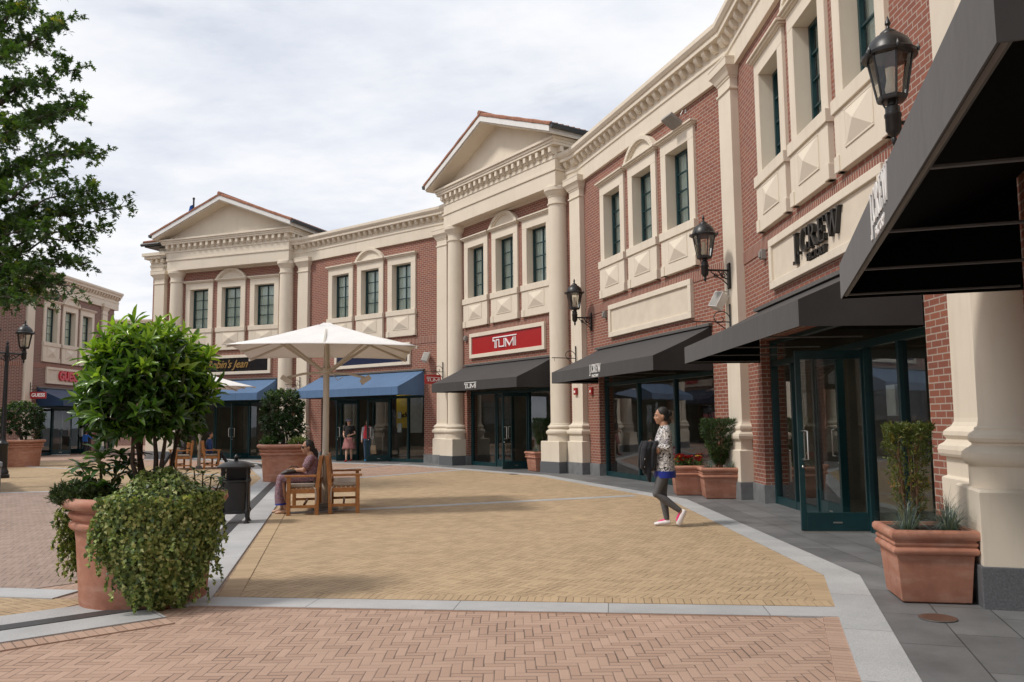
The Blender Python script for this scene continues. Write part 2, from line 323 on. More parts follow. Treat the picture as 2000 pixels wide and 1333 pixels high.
MT.update(
 stucco=m_stucco(),
 panel=plain('panel_stucco',(.64,.56,.455),.9,var=.07,nscale=3,bmp=.1),
 brick=m_brick('red_brick',(.275,.097,.06),(.215,.073,.050),(.38,.32,.27),.215,.076,ms=.0075),
 brick2=m_brick('old_brick',(.20,.085,.06),(.155,.06,.046),(.36,.31,.27),.215,.076),
 soldier=m_brick('soldier_brick',(.26,.095,.062),(.21,.072,.05),(.44,.38,.32),.076,.60,True),
 stonebase=plain('grey_stone',(.17,.175,.18),.6,var=.2,nscale=5,bmp=.1),
 stonebase_dark=plain('dark_granite',(.11,.115,.125),.55,var=.3,nscale=60),
 teal=plain('teal_paint',(.005,.034,.040),.35,var=.15),
 black=plain('black_metal',(.012,.012,.014),.42,var=.3,nscale=9),
 cast=plain('cast_iron_black',(.010,.010,.011),.38,var=.35,nscale=14,bmp=.08),
 steel=plain('brushed_steel',(.62,.60,.56),.28,metal=1,var=.06),
 white=plain('white_paint',(.78,.77,.75),.5,var=.05),
 whitebox=plain('white_plastic',(.62,.61,.58),.5,var=.05),
 greybox=plain('grey_plastic',(.26,.25,.23),.5,var=.1),
 signred=plain('sign_red',(.36,.012,.014),.28,var=.05),
 signwhite=plain('sign_white',(.85,.85,.84),.4,var=.02),
 signblack=plain('sign_black',(.010,.010,.012),.25,var=.1),
 signnavy=plain('sign_navy',(.012,.02,.055),.3,var=.1),
 letterblack=plain('letter_black',(.012,.012,.012),.3,var=.2),
 letterred=plain('letter_red',(.55,.015,.03),.3,var=.05),
 gold=plain('gold_letter',(.42,.26,.09),.35,metal=.4,var=.1),
 alarm=plain('alarm_red',(.35,.02,.02),.4,var=.1),
 awnblack=m_fabric('awning_black',(.028,.027,.028),seam=1.22),
 awnblue=m_fabric('awning_blue',(.072,.148,.28),seam=1.22),
 awnnavy=m_fabric('awning_blue_valance',(.042,.10,.215)),
 awnlining=plain('awning_underside_shade',(.004,.004,.004),.9,spec=.1),  # darker copy of the black awning fabric: underside shade put into the colour
 awndark=m_fabric('awning_navy',(.016,.045,.105)),
 alu=plain('awning_tube',(.13,.125,.12),.5,metal=.3,var=.1),
 terra=m_terra(), soil=plain('soil',(.035,.025,.018),.95,var=.4,nscale=30,bmp=.5),
 wood=m_wood('teak',(.30,.115,.032),(.42,.19,.062)),
 cushion=m_fabric('cushion',(.40,.34,.28)),
 canvas=m_fabric('umbrella_canvas',(.82,.80,.785),trans=.10),
 pole=plain('umbrella_pole',(.52,.47,.39),.4,var=.05),
 glass=m_glass('shop_glass',(.80,.86,.85),1.48,.02), wglass=m_glass('window_glass',(.93,.96,.95),1.45,.03), lglass=m_glass('lantern_glass',(.88,.87,.82),1.35),
 frost=plain('frosted_globe',(.72,.66,.55),.4,var=.05),
 curtain=m_fabric('curtain',(.72,.80,.71),trans=.1),
 dark=plain('dark_interior',(.035,.032,.03),.8,var=.2), intwall=plain('shop_wall',(.19,.165,.135),.8,var=.2,nscale=1.5),
 intfloor=plain('shop_floor',(.20,.165,.125),.35,var=.15), intlight=m_emit('shop_light',(1,.93,.72),6),
 tile=plain('roof_tile',(.29,.125,.075),.8,var=.3,nscale=7,bmp=.3), gutter=plain('gutter_dark',(.035,.037,.04),.4,var=.1),
 roofwhite=plain('fascia_white',(.72,.71,.69),.5,var=.05),
 bark=plain('bark',(.055,.042,.032),.9,var=.4,nscale=22,bmp=.6),
 bark2=plain('bark_thin',(.075,.055,.042),.9,var=.4,nscale=30,bmp=.5),
 skin=plain('skin_tan',(.40,.215,.135),.5,var=.06), skin2=plain('skin_light',(.60,.37,.27),.5,var=.05),
 hair=plain('hair_black',(.010,.008,.007),.62,var=.3,nscale=40), hairgrey=plain('hair_grey',(.55,.54,.52),.6,var=.15,nscale=40),
)
PINK=((.465,.325,.25),(.39,.262,.198)); TAN=((.485,.36,.225),(.42,.305,.185)); GP=((.36,.27,.225),(.31,.225,.185))
JT=(.075,.062,.05)
MT.update(
 pave_pink=m_herring('pink_paver',*PINK,JT,rot=0), pave_tan=m_herring('tan_paver',*TAN,JT,rot=R(30)), pave_grey=m_herring('greypink_paver',*GP,JT,rot=R(-20)),
 pave_pink2=m_herring('pink_paver_far',*PINK,JT,rot=R(15)),
 course_pink=m_course('pink_course',*PINK,JT), course_tan=m_course('tan_course',*TAN,JT),
 granite=m_slab('granite_band',(.44,.44,.44),(.38,.385,.39),(.16,.15,.14),1.25,2.0,0,.004,.16,.7,.14),
 slate=m_slab('slate_walk',(.138,.139,.142),(.18,.182,.185),(.045,.045,.045),.92,.42,.37,.005,.08,.55,.3),
 grate=plain('drain_grate',(.05,.05,.052),.5,var=.3,nscale=40),
)
# ------------------------------------------------------------------ camera, world, sun
H=1.53
cam=bpy.data.cameras.new('camera'); co_=bpy.data.objects.new('camera',cam); COL.objects.link(co_)
cam.sensor_width=36; cam.lens=1611.2/2000*36; cam.clip_start=.05; cam.clip_end=2000
co_.matrix_basis=Matrix.Translation((0,0,H))@Matrix.Rotation(R(90)+.0971271,4,'X')@Matrix.Rotation(-.0103093,4,'Z')
sc.camera=co_
SUN_EL,SUN_AZ=R(52),(-.955,-.30)      # horizontal direction TOWARDS the sun
def make_world():
    w=bpy.data.worlds.new('World'); sc.world=w; w.use_nodes=True; nt=w.node_tree; bg=nt.nodes['Background']
    sky=N(nt,'ShaderNodeTexSky'); sky.sky_type='NISHITA'; sky.sun_disc=False; sky.sun_elevation=SUN_EL; sky.sun_rotation=atan2(SUN_AZ[0],SUN_AZ[1])
    sky.air_density=1; sky.dust_density=1.2; sky.ozone_density=1
    co=coord(nt,'Generated'); sp=N(nt,'ShaderNodeSeparateXYZ'); nt.links.new(co,sp.inputs[0])
    z=mth(nt,'ADD',mth(nt,'MAXIMUM',sp.outputs[2],0),.16)
    cb=N(nt,'ShaderNodeCombineXYZ'); nt.links.new(mth(nt,'DIVIDE',sp.outputs[0],z),cb.inputs[0]); nt.links.new(mth(nt,'DIVIDE',sp.outputs[1],z),cb.inputs[1])
    mp=N(nt,'ShaderNodeMapping'); mp.inputs['Scale'].default_value=(.9,1.25,1); mp.inputs['Rotation'].default_value=(0,0,R(28)); mp.inputs['Location'].default_value=(1.7,.4,0)
    nt.links.new(cb.outputs[0],mp.inputs[0])
    n1=N(nt,'ShaderNodeTexNoise'); n1.inputs['Scale'].default_value=1.15; n1.inputs['Detail'].default_value=9; n1.inputs['Roughness'].default_value=.56; n1.inputs['Distortion'].default_value=.35; nt.links.new(mp.outputs[0],n1.inputs['Vector'])
    n2=N(nt,'ShaderNodeTexNoise'); n2.inputs['Scale'].default_value=1.0; n2.inputs['Detail'].default_value=7; n2.inputs['Roughness'].default_value=.6; nt.links.new(mp.outputs[0],n2.inputs['Vector'])
    cloud=ramp(nt,n2.outputs[0],[(.34,(6.1,6.5,7.4)),(.44,(7.2,7.5,8.15)),(.54,(8.4,8.5,8.8)),(.68,(9.2,9.2,9.3))])
    cover=ramp(nt,n1.outputs[0],[(.28,(.45,.45,.45)),(.42,(.93,.93,.93)),(.52,(1,1,1))])
    nt.links.new(mix(nt,cover,sky.outputs[0],cloud),bg.inputs[0]); bg.inputs[1].default_value=.1
make_world()
sl=bpy.data.lights.new('sun','SUN'); sl.energy=2.25; sl.angle=R(9); sl.color=(1,.94,.86)
so=bpy.data.objects.new('sun',sl); COL.objects.link(so)
d_=Vector((SUN_AZ[0]*cos(SUN_EL),SUN_AZ[1]*cos(SUN_EL),sin(SUN_EL))); so.matrix_basis=Matrix.Translation((-20,-10,40))@d_.to_track_quat('Z','Y').to_matrix().to_4x4()
sc.view_settings.view_transform='Standard'; sc.view_settings.look='None'; sc.view_settings.exposure=.20; sc.view_settings.gamma=1
# ------------------------------------------------------------------ plan: the curved row is a polygon of bays
def U(t): return Vector((cos(t),sin(t)))
TH,ST,L,LP=R(90.205),R(17.3415),8.2507,7.9103
c0=Vector((4.5613,16.2266)); th={'N':TH-2*ST,'O':TH-ST,'A':TH,'B':TH+ST,'P':TH+2*ST,'C':TH+3*ST,'Q':TH+4*ST}
st={'A':c0-U(TH)*L,'B':c0}; st['P']=c0+U(th['B'])*L; st['C']=st['P']+U(th['P'])*LP; st['Q']=st['C']+U(th['C'])*L
st['O']=st['A']-U(th['O'])*LP; st['N']=st['O']-U(th['N'])*L
LN=dict(N=L,O=LP,A=L,B=L,P=LP,C=L,Q=LP)
def BM(b):
    t=U(th[b]); m=st[b]+t*LN[b]/2; return T(m.x,m.y,0,th[b]+pi)
def Wp(b,s,off,z=0): return BM(b)@Vector((s,-off,z))
order='NOABPCQ'
cor=[st[b] for b in order]+[st['Q']+U(th['Q'])*LP]
def offpt(i,off):
    """corner i of the facade line pushed off metres into the plaza"""
    if i==0: t=th['N']; n=Vector((-sin(t),cos(t))); return cor[0]+n*off
    if i==len(cor)-1: t=th['Q']; n=Vector((-sin(t),cos(t))); return cor[i]+n*off
    t=(th[order[i-1]]+th[order[i]])/2; n=Vector((-sin(t),cos(t))); return cor[i]+n*(off/cos(ST/2))
# ------------------------------------------------------------------ ground
def sheet(name,pts,z,mat,uvscale=None):
    g=G(); g.face([(p[0],p[1],z) for p in pts]); o=g.build(name,MT[mat]); return struct(o)
def strips(name,segs,z,mat):
    """segs: list of (p0,p1,w0,w1) quads: edge p0-p1 moved from w0 to w1 to its left"""
    g=G()
    for p0,p1,w0,w1 in segs:
        p0=Vector(p0[:2]);p1=Vector(p1[:2]); d=(p1-p0); l=d.length; d/=l; n=Vector((-d.y,d.x)); u0=p0.x*3.1+p0.y*1.7
        z+=.0006; q=[p0+n*w0,p1+n*w0,p1+n*w1,p0+n*w1]; h_=w1-w0; g.face([(a.x,a.y,z) for a in q],[(u0,0),(u0+l,0),(u0+l,h_),(u0,h_)])
        for i_ in range(4): a,b=q[i_],q[(i_+1)%4]; g.face([(a.x,a.y,-.003),(b.x,b.y,-.003),(b.x,b.y,z),(a.x,a.y,z)],[(u0,.05)]*4)
    return struct(g.build(name,MT[mat]))
def ring(name,o0,o1,z,mat,i0=0,i1=None):
    g=G(); i1=len(cor)-1 if i1 is None else i1; u=0
    for i in range(i0,i1):
        a,b,c,d=offpt(i,o0),offpt(i+1,o0),offpt(i+1,o1),offpt(i,o1); l=(cor[i+1]-cor[i]).length
        t=(cor[i+1]-cor[i]).normalized()
        f=lambda p:((p-cor[i]).dot(t)+u,(p-cor[i]).dot(Vector((-t.y,t.x))))
        g.face([(p.x,p.y,z) for p in (a,b,c,d)],[f(a),f(b),f(c),f(d)])
        for p_,q_ in ((d,c),(a,b)): g.face([(p_.x,p_.y,-.003),(q_.x,q_.y,-.003),(q_.x,q_.y,z),(p_.x,p_.y,z)],[f(p_)]*4)
        u+=l
    return struct(g.build(name,MT[mat]))
g=G(); g.face([(-400,-300,-.004),(400,-300,-.004),(400,500,-.004),(-400,500,-.004)]); struct(g.build('ground',MT['slate']))
sheet('plaza_paving',[(-60,-30),(8,-30),(8,60),(-60,70)],0,'pave_pink')
dr=[Vector((-8.5,2.52)),Vector((-3.06,7.07)),Vector((-6.588,23.45)),Vector((-9.6,31.5)),Vector((-14.5,38.5))]
# tan sector between the shopfront kerb, the near granite band, the drain and the third radial strip
s3a,s3b=Vector((-5.35,22.1)),Vector((-1.25,27.1))
kA=offpt(2,1.58); kAm=Vector((2.66,6.82))
sheet('tan_paving',[kAm,kA,offpt(3,1.58),offpt(4,1.58),s3b,s3a,Vector((-5.9,22.0)),Vector((-2.55,7.5))],.004,'pave_tan')
sheet('tan_paving_left',[(-40,16.5),(-11.7,19.38),(-5.75,20.7),(-6.55,23.4),(-8.0,26.6),(-20,36.5),(-40,40)],.004,'pave_tan')
sheet('tan_paving_near',[(-9,8.4),(-4.6,7.62),(-3.7,7.45),(-3.9,6.9),(-9,2.6)],.004,'pave_tan')
sheet('grey_pink_paving',[(-40,16.4),(-11.7,19.3),(-5.7,20.6),(-3.4,9.2),(-4.6,7.9),(-9,8.75),(-40,12)],.0045,'pave_grey')
ring('granite_kerb_band',1.25,1.58,.0165,'granite'); ring('slate_walkway',-.35,1.25,.010,'slate')
# radial granite bands
strips('granite_band',[((2.60,6.67),(-2.75,7.32),-.17,.17),((-4.06,7.66),(-9.5,8.68),-.18,.18)],.013,'granite')
strips('granite_strip',[((2.75,17.1),(-4.35,14.2),-.14,.14),(s3b,s3a,-.13,.13),((-5.7,20.75),(-11.7,19.38),-.12,.12),((-11.7,19.38),(-40,16.5),-.12,.12),((-7.7,24.7),(-11,26.5),-.13,.13),((-11,26.5),(-20.2,32.8),-.13,.13),((-6.6,25.8),(-3.9,31.2),-.1,.1)],.0065,'granite')
cs=[]
for a,b in zip(dr,dr[1:]): cs+= [(a,b,.09,.47),(a,b,-.47,-.09)]
strips('drain_kerb',cs,.018,'granite')
strips('drain_channel',[(a,b,-.088,.088) for a,b in zip(dr,dr[1:])],.024,'grate')
# header courses round the paving fields
kO=offpt(1,1.58)
strips('header_course_tan',[(kAm,kA,0,.2),(kA,offpt(3,1.58),0,.2),(offpt(3,1.58),offpt(4,1.58),0,.2),((-2.75,7.52),(2.62,6.87),0,.2),(dr[1]+Vector((.46,.1)),dr[2]+Vector((.46,.1)),-.23,-.02)],.008,'course_tan')
strips('header_course_pink',[(kO,Vector((2.57,6.5)),0,.2),((2.6,6.5),(-2.78,7.14),-.2,0),(dr[0],dr[1],-.68,-.47)],.008,'course_pink')
# ------------------------------------------------------------------ building pieces (bay frame: x along the facade to the viewer's right, -y out to the plaza)
def wall_faces(g,s0,s1,z0,z1,holes,dep):
    xs=sorted({s0,s1}|{h[0] for h in holes}|{h[1] for h in holes}); zs=sorted({z0,z1}|{h[2] for h in holes}|{h[3] for h in holes})
    for i in range(len(xs)-1):
        for j in range(len(zs)-1):
            cx,cz=(xs[i]+xs[i+1])/2,(zs[j]+zs[j+1])/2
            if any(h[0]<cx<h[1] and h[2]<cz<h[3] for h in holes): continue
            g.face([(xs[i],0,zs[j]),(xs[i+1],0,zs[j]),(xs[i+1],0,zs[j+1]),(xs[i],0,zs[j+1])])
    for a,b,c,d in holes:
        g.face([(a,0,c),(a,0,d),(a,dep,d),(a,dep,c)]); g.face([(b,0,d),(b,0,c),(b,dep,c),(b,dep,d)])
        g.face([(a,0,d),(b,0,d),(b,dep,d),(a,dep,d)])
DW=1.803
def window_proto(parent,arched):
    M=WM[parent]
    g=G(); w=.77
    for sx in (-1,1): g.box(*sorted((sx*w,sx*.52)),-.06,.30,5.9,7.74)
    g.box(-w,w,-.06,.30,7.74,8.016)
    # cornice moulding
    for zz,o,e in ((8.016,.09,.03),(8.045,.13,.06),(8.085,.17,.085)): g.box(-w-e,w+e,-o,.05,zz,zz+(.03 if o<.1 else .04 if o<.15 else .045))
    # sill, pedestal panel with raised pyramid
    g.box(-w-.035,w+.035,-.125,.30,5.70,5.90); g.box(-w-.012,w+.012,-.09,.05,4.87,5.70)
    for sx in (-1,1): g.box(*sorted((sx*(w+.03),sx*(w-.13))),-.112,.04,4.87,5.10)
    p=.40; zc,hz=5.39,.235
    g.idx([(-p,-.10,zc-hz),(p,-.10,zc-hz),(p,-.10,zc+hz),(-p,-.10,zc+hz),(0,-.175,zc)],[(0,1,4),(1,2,4),(2,3,4),(3,0,4)])
    g.box(-p-.035,p+.035,-.105,-.02,zc-hz-.03,zc-hz); g.box(-p-.035,p+.035,-.105,-.02,zc+hz,zc+hz+.03)
    for sx in (-1,1): g.box(*sorted((sx*p,sx*(p+.035))),-.105,-.02,zc-hz,zc+hz)
    if arched:
        def arc(hw,rise,zb,n=18):
            r=(hw*hw+rise*rise)/(2*rise); a=math.asin(min(1,hw/r)); return [(r*sin(-a+2*a*i/n),zb+rise-r+r*cos(-a+2*a*i/n)) for i in range(n+1)]
        zb=8.13
        for hw,rise,hw2,rise2,o in ((.84,.47,.70,.37,.15),(.72,.385,.64,.325,.10)):
            a=arc(hw,rise,zb); b=arc(hw2,rise2,zb); n=len(a)
            for i in range(n-1):
                q=[a[i],a[i+1],b[i+1],b[i]]; g.prism(q,'y',-o,.05)
        g.prism(arc(.66,.34,zb),'y',-.05,.04)
    o=g.build('window',MT['stucco'],parent,M,bevel=.008)
    g=G(); y0,y1=.20,.27; x0,x1,z0,z1=-.52,.52,5.90,7.74; t=.062
    g.box(x0,x0+t,y0,y1,z0,z1); g.box(x1-t,x1,y0,y1,z0,z1); g.box(x0+t,x1-t,y0,y1,z1-t,z1); g.box(x0+t,x1-t,y0,y1,z0,z0+t)
    g.box(-.016,.016,y0+.01,y1-.012,z0+t,z1-t)
    for k in range(1,4): z=z0+t+(z1-z0-2*t)*k/4; g.box(x0+t,x1-t,y0+.013,y1-.015,z-.014,z+.014)
    g.build('sash',MT['teal'],o,M)
    g=G(); g.face([(x0+t,y0+.05,z0+t),(x1-t,y0+.05,z0+t),(x1-t,y0+.05,z1-t),(x0+t,y0+.05,z1-t)]); g.build('pane',MT['wglass'],o,M)
    g=G(); n=44
    def cy(i): return .345+.022*sin(i*1.45)+.012*sin(i*.53)
    for i in range(n):
        xa,xb=-.66+1.32*i/n,-.66+1.32*(i+1)/n; g.face([(xa,cy(i),5.7),(xb,cy(i+1),5.7),(xb,cy(i+1),7.95),(xa,cy(i),7.95)])
    c=g.build('curtain',MT['curtain'],o,M,smooth=True,angle=80)
    g=G(); g.face([(-.7,.6,5.6),(.7,.6,5.6),(.7,.6,8),(-.7,.6,8)]); 
    return o
def cornice(b,parent,M,Lb,m0=True,m1=True):
    pf=[(-.35,8.55),(.09,8.55),(.09,8.95),(.12,8.97),(.12,9.03),(.09,9.05),(.09,9.32),(.30,9.32),(.30,9.42),(.33,9.43),(.38,9.50),(.38,9.60),(-.35,9.62)]
    k=tan(ST/2); g=G(); n=len(pf); A=[];B=[]
    for o,z in pf:
        A.append((-Lb/2+(o*k if m0 else 0),-o,z)); B.append((Lb/2-(o*k if m1 else 0),-o,z))
    g.idx(A+B,[(i,(i+1)%n,(i+1)%n+n,i+n) for i in range(n)]+[tuple(range(n))[::-1],tuple(range(n,2*n))])
    m=int((Lb-.2)/.32)
    for i in range(m+1):
        x=-Lb/2+.1+(Lb-.2)*i/m; g.prism([(-.08,9.14),(-.13,9.13),(-.19,9.17),(-.24,9.24),(-.25,9.33),(-.08,9.33)],'x',x-.065,x+.065)
    return g.build('cornice',MT['stucco'],parent,M,bevel=.006)
def pilaster_proto(parent,M):
    g=G(); b=.25
    pr=[(.41,-.33,b,.34),(.41,-.33,b,.93),(.37,-.29,b,.95),(.37,-.29,b,1.14)]
    g.frust(pr)
    pr=[(.41,-.33,b,1.14),(.425,-.345,b,1.17),(.43,-.35,b,1.21),(.42,-.34,b,1.25),(.38,-.30,b,1.28),(.36,-.28,b,1.31),(.37,-.29,b,1.325),(.385,-.305,b,1.35),(.38,-.30,b,1.39),(.35,-.27,b,1.42),(.325,-.245,b,1.44),(.305,-.225,b,1.48),(.30,-.22,b,1.52),(.29,-.21,b,8.09)]
    g.frust(pr)
    g.frust([(.29,-.21,b,8.09),(.32,-.24,b,8.10),(.32,-.24,b,8.14),(.29,-.21,b,8.15),(.29,-.21,b,8.33),(.31,-.23,b,8.335),(.31,-.23,b,8.37),(.33,-.25,b,8.38),(.36,-.28,b,8.45),(.41,-.33,b,8.53),(.43,-.35,b,8.54),(.43,-.35,b,8.68),(.44,-.36,b,8.70),(.44,-.36,b,8.73),(.3,-.2,b,8.75)])
    o=g.build('pilaster',MT['stucco'],parent,M,bevel=.006)
    g=G(); g.frust([(.43,-.35,b,0),(.43,-.35,b,.34)]); g.build('plinth',MT['stonebase'],o,M,bevel=.008)
    return o
def column_proto(parent,M):
    g=G()
    g.frust([(.44,-.44,.3,.34),(.44,-.44,.3,.92),(.42,-.42,.3,.94)])
    g.lathe([(.41,.93),(.41,1.12),(.43,1.13),(.455,1.165),(.46,1.20),(.45,1.235),(.42,1.26),(.40,1.27),(.375,1.29),(.375,1.305),(.395,1.32),(.405,1.35),(.395,1.38),(.37,1.40),(.35,1.415),(.35,1.435),(.325,1.45),(.315,1.5),(.312,3),(.31,5),(.30,7),(.29,8.09)],40)
    g.lathe([(.295,8.085),(.325,8.10),(.325,8.14),(.295,8.15),(.295,8.33),(.315,8.335),(.315,8.365),(.335,8.38),(.355,8.42),(.40,8.49),(.42,8.51),(.42,8.62),(.40,8.64)],40)
    o=g.build('column',MT['stucco'],parent,M,smooth=True,angle=30)
    g=G(); g.frust([(.465,-.465,.3,0),(.465,-.465,.3,.34)]); g.build('plinth',MT['stonebase_dark'],o,M,bevel=.008)
    return o
def portico(b,parent,M,back=5.0):
    g=G(); hw=3.35
    for z0,z1,o in ((8.62,9.09,.45),(9.09,9.16,.485),(9.16,9.46,.45),(9.46,9.52,.475),(9.52,9.82,.45),(9.82,9.90,.64),(9.90,9.98,.67),(9.98,10.06,.72)):
        e=hw+(o-.45); g.box(-e,e,-o,1.6,z0,z1)
    n=20
    def br(x,y,d):
        if d: g.box(x-.065,x+.065,y-.16,y+.02,9.64,9.82); g.box(x-.06,x+.06,y-.11,y+.02,9.59,9.64)
        else: g.box(min(x,x+.16*(1 if x>0 else -1)),max(x,x+.16*(1 if x>0 else -1)),y-.065,y+.065,9.64,9.82)
    for i in range(n+1): br(-hw+.08+(2*hw-.16)*i/n,-.45,1)
    for sx in (-1,1):
        for k in range(6): br(sx*hw,-.30+.33*k,0)
    g.build('entablature',MT['stucco'],parent,M,bevel=.006)
    sl=.392; ex=3.78; za=11.80
    zt=lambda x: za-abs(x)*sl
    g=G(); g.prism([(-3.35,10.06),(3.35,10.06),(3.35,zt(3.35)-.28),(0,za-.28),(-3.35,zt(3.35)-.28)],'y',-.34,1.4)
    # raking soffit lining
    for sx in (-1,1):
        q=[(0,za-.30),(sx*ex,zt(ex)-.30),(sx*ex,zt(ex)-.26),(0,za-.26)]
        g.prism(q,'y',-.95,back)
    g.build('pediment',MT['stucco'],parent,M)
    g=G()
    for sx in (-1,1):
        q=[(0,za-.255),(sx*ex,zt(ex)-.255),(sx*ex,zt(ex)-.06),(0,za-.06)]
        g.prism(q,'y',-1.0,-.955); g.prism([(sx*(ex-.04),zt(ex)-.255),(sx*ex,zt(ex)-.255),(sx*ex,zt(ex)-.06),(sx*(ex-.04),zt(ex)-.06)],'y',-.95,back)
    f=g.build('fascia',MT['roofwhite'],parent,M)
    g=G()
    for sx in (-1,1):
        q=[(0,za-.058),(sx*(ex+.05),zt(ex+.05)-.058),(sx*(ex+.05),zt(ex+.05)-.02),(0,za-.02)]
        g.prism(q,'y',-1.03,back)
        k=0; y=-.97
        while y<back:
            nn=9; pts=[(sx*(ex+.08)*t/nn,y,zt((ex+.08)*t/nn)-.02) for t in range(nn+1)]
            rr=[.062+.012*(t%2) for t in range(nn+1)]
            g.tube(pts,rr,6); y+=.215; k+=1
    g.tube([(0,y,za+.02) for y in (-1.04,back)],.09,8)
    r=g.build('roof',MT['tile'],parent,M,smooth=True,angle=50)
    for sx in (-1,1):
        g=G(); g.tube([(sx*(ex+.12),y,zt(ex)-.12) for y in (-1.02,back)],.075,8); g.box(*sorted((sx*(ex+.04),sx*(ex+.2))),-1.02,back,zt(ex)-.09,zt(ex)-.05); g.build('gutter',MT['gutter'],r,M)
def shopfront(b,parent,M,hw,mull,y=.16,doors=None):
    """frame, panes and doors in an opening of half width hw"""
    g=G(); t=.07; zt=2.95; zh=2.47
    g.box(-hw,-hw+t,y,y+.12,0,zt); g.box(hw-t,hw,y,y+.12,0,zt); g.box(-hw+t,hw-t,y,y+.12,zt-.07,zt)
    g.box(-hw+t,hw-t,y+.002,y+.118,zh,zh+.10)
    xs=[-hw+t]+list(mull)+[hw-t]
    for m in mull: g.box(m-t/2,m+t/2,y+.004,y+.116,0,zh)
    sf=None; bays=[]
    for i in range(len(xs)-1):
        a=xs[i]+(t/2 if i else 0); c=xs[i+1]-(t/2 if i<len(xs)-2 else 0)
        isdoor=doors and abs((a+c)/2)<.99
        if not isdoor: g.box(a,c,y+.01,y+.11,0.01,.14); bays.append((a,c,.14))
        else: g.box(a,c,y+.01,y+.11,0.005,.022)
    sf=g.build('shopfront',MT['teal'],parent,M,bevel=.004)
    for a,c,z in bays:
        p=G(); p.face([(a,y+.06,z),(c,y+.06,z),(c,y+.06,zh),(a,y+.06,zh)]); p.build('pane',MT['glass'],sf,M)
    p=G(); p.face([(-hw+t,y+.06,zh+.10),(hw-t,y+.06,zh+.10),(hw-t,y+.06,zt-.07),(-hw+t,y+.06,zt-.07)]); p.build('transom_pane',MT['glass'],sf,M)
    for (side,ang) in (doors or []):
        # hinge at side*0.93, leaf swings out
        W_=.93; D=M@Matrix.Translation((side*.915,y+.05,0))@Matrix.Rotation(side*ang,4,'Z')
        e=-side; q=G(); s_=.072
        X=lambda a,c: sorted((e*a,e*c))
        q.box(*X(0,s_),-.025,.025,.03,2.45); q.box(*X(W_-s_,W_),-.025,.025,.03,2.45); q.box(*X(s_,W_-s_),-.025,.025,2.33,2.45); q.box(*X(s_,W_-s_),-.025,.025,.03,.27)
        d=q.build('door',MT['teal'],parent,D,bevel=.004)
        q=G(); q.face([(e*s_,0,.27),(e*(W_-s_),0,.27),(e*(W_-s_),0,2.33),(e*s_,0,2.33)]); q.build('pane',MT['glass'],d,D)
        q=G(); x=e*(W_-.05)
        for sy in (-1,1): q.tube([(x,sy*.025,.98),(x,sy*.085,.98),(x-e*.06,sy*.095,.98),(x-e*.06,sy*.095,1.36),(x,sy*.085,1.36),(x,sy*.025,1.36)],.014,8)
        q.ball((x,-.03,.88),.02); q.ball((x,.03,.88),.02)
        q.build('handle',MT['steel'],d,D,smooth=True)
        q=G(); q.box(*X(.40,.52),-.03,-.024,.13,.15); q.box(*X(.02,W_-.02),-.028,.028,.0,.028); q.build('kick_strip',MT['steel'],d,D)
def interior(b,parent,M,hw,y=.45,dep=4.2,lights=()):
    g=G(); g.cur=0
    g.face([(-hw,y+dep,0),(hw,y+dep,0),(hw,y+dep,3.2),(-hw,y+dep,3.2)]); g.face([(-hw,y-.05,0),(-hw,y+dep,0),(-hw,y+dep,3.2),(-hw,y-.05,3.2)]); g.face([(hw,y+dep,0),(hw,y-.05,0),(hw,y-.05,3.2),(hw,y+dep,3.2)])
    g.cur=1; g.face([(-hw,y-.1,3.2),(hw,y-.1,3.2),(hw,y+dep,3.2),(-hw,y+dep,3.2)])
    g.cur=2; g.face([(-hw,y-.15,.021),(hw,y-.15,.021),(hw,y+dep,.021),(-hw,y+dep,.021)])
    g.cur=3
    for lx,ly in lights: g.box(lx-.3,lx+.3,ly-.12,ly+.12,3.14,3.18)
    g.build('shop_room',[MT['intwall'],MT['dark'],MT['intfloor'],MT['intlight']],parent,M)
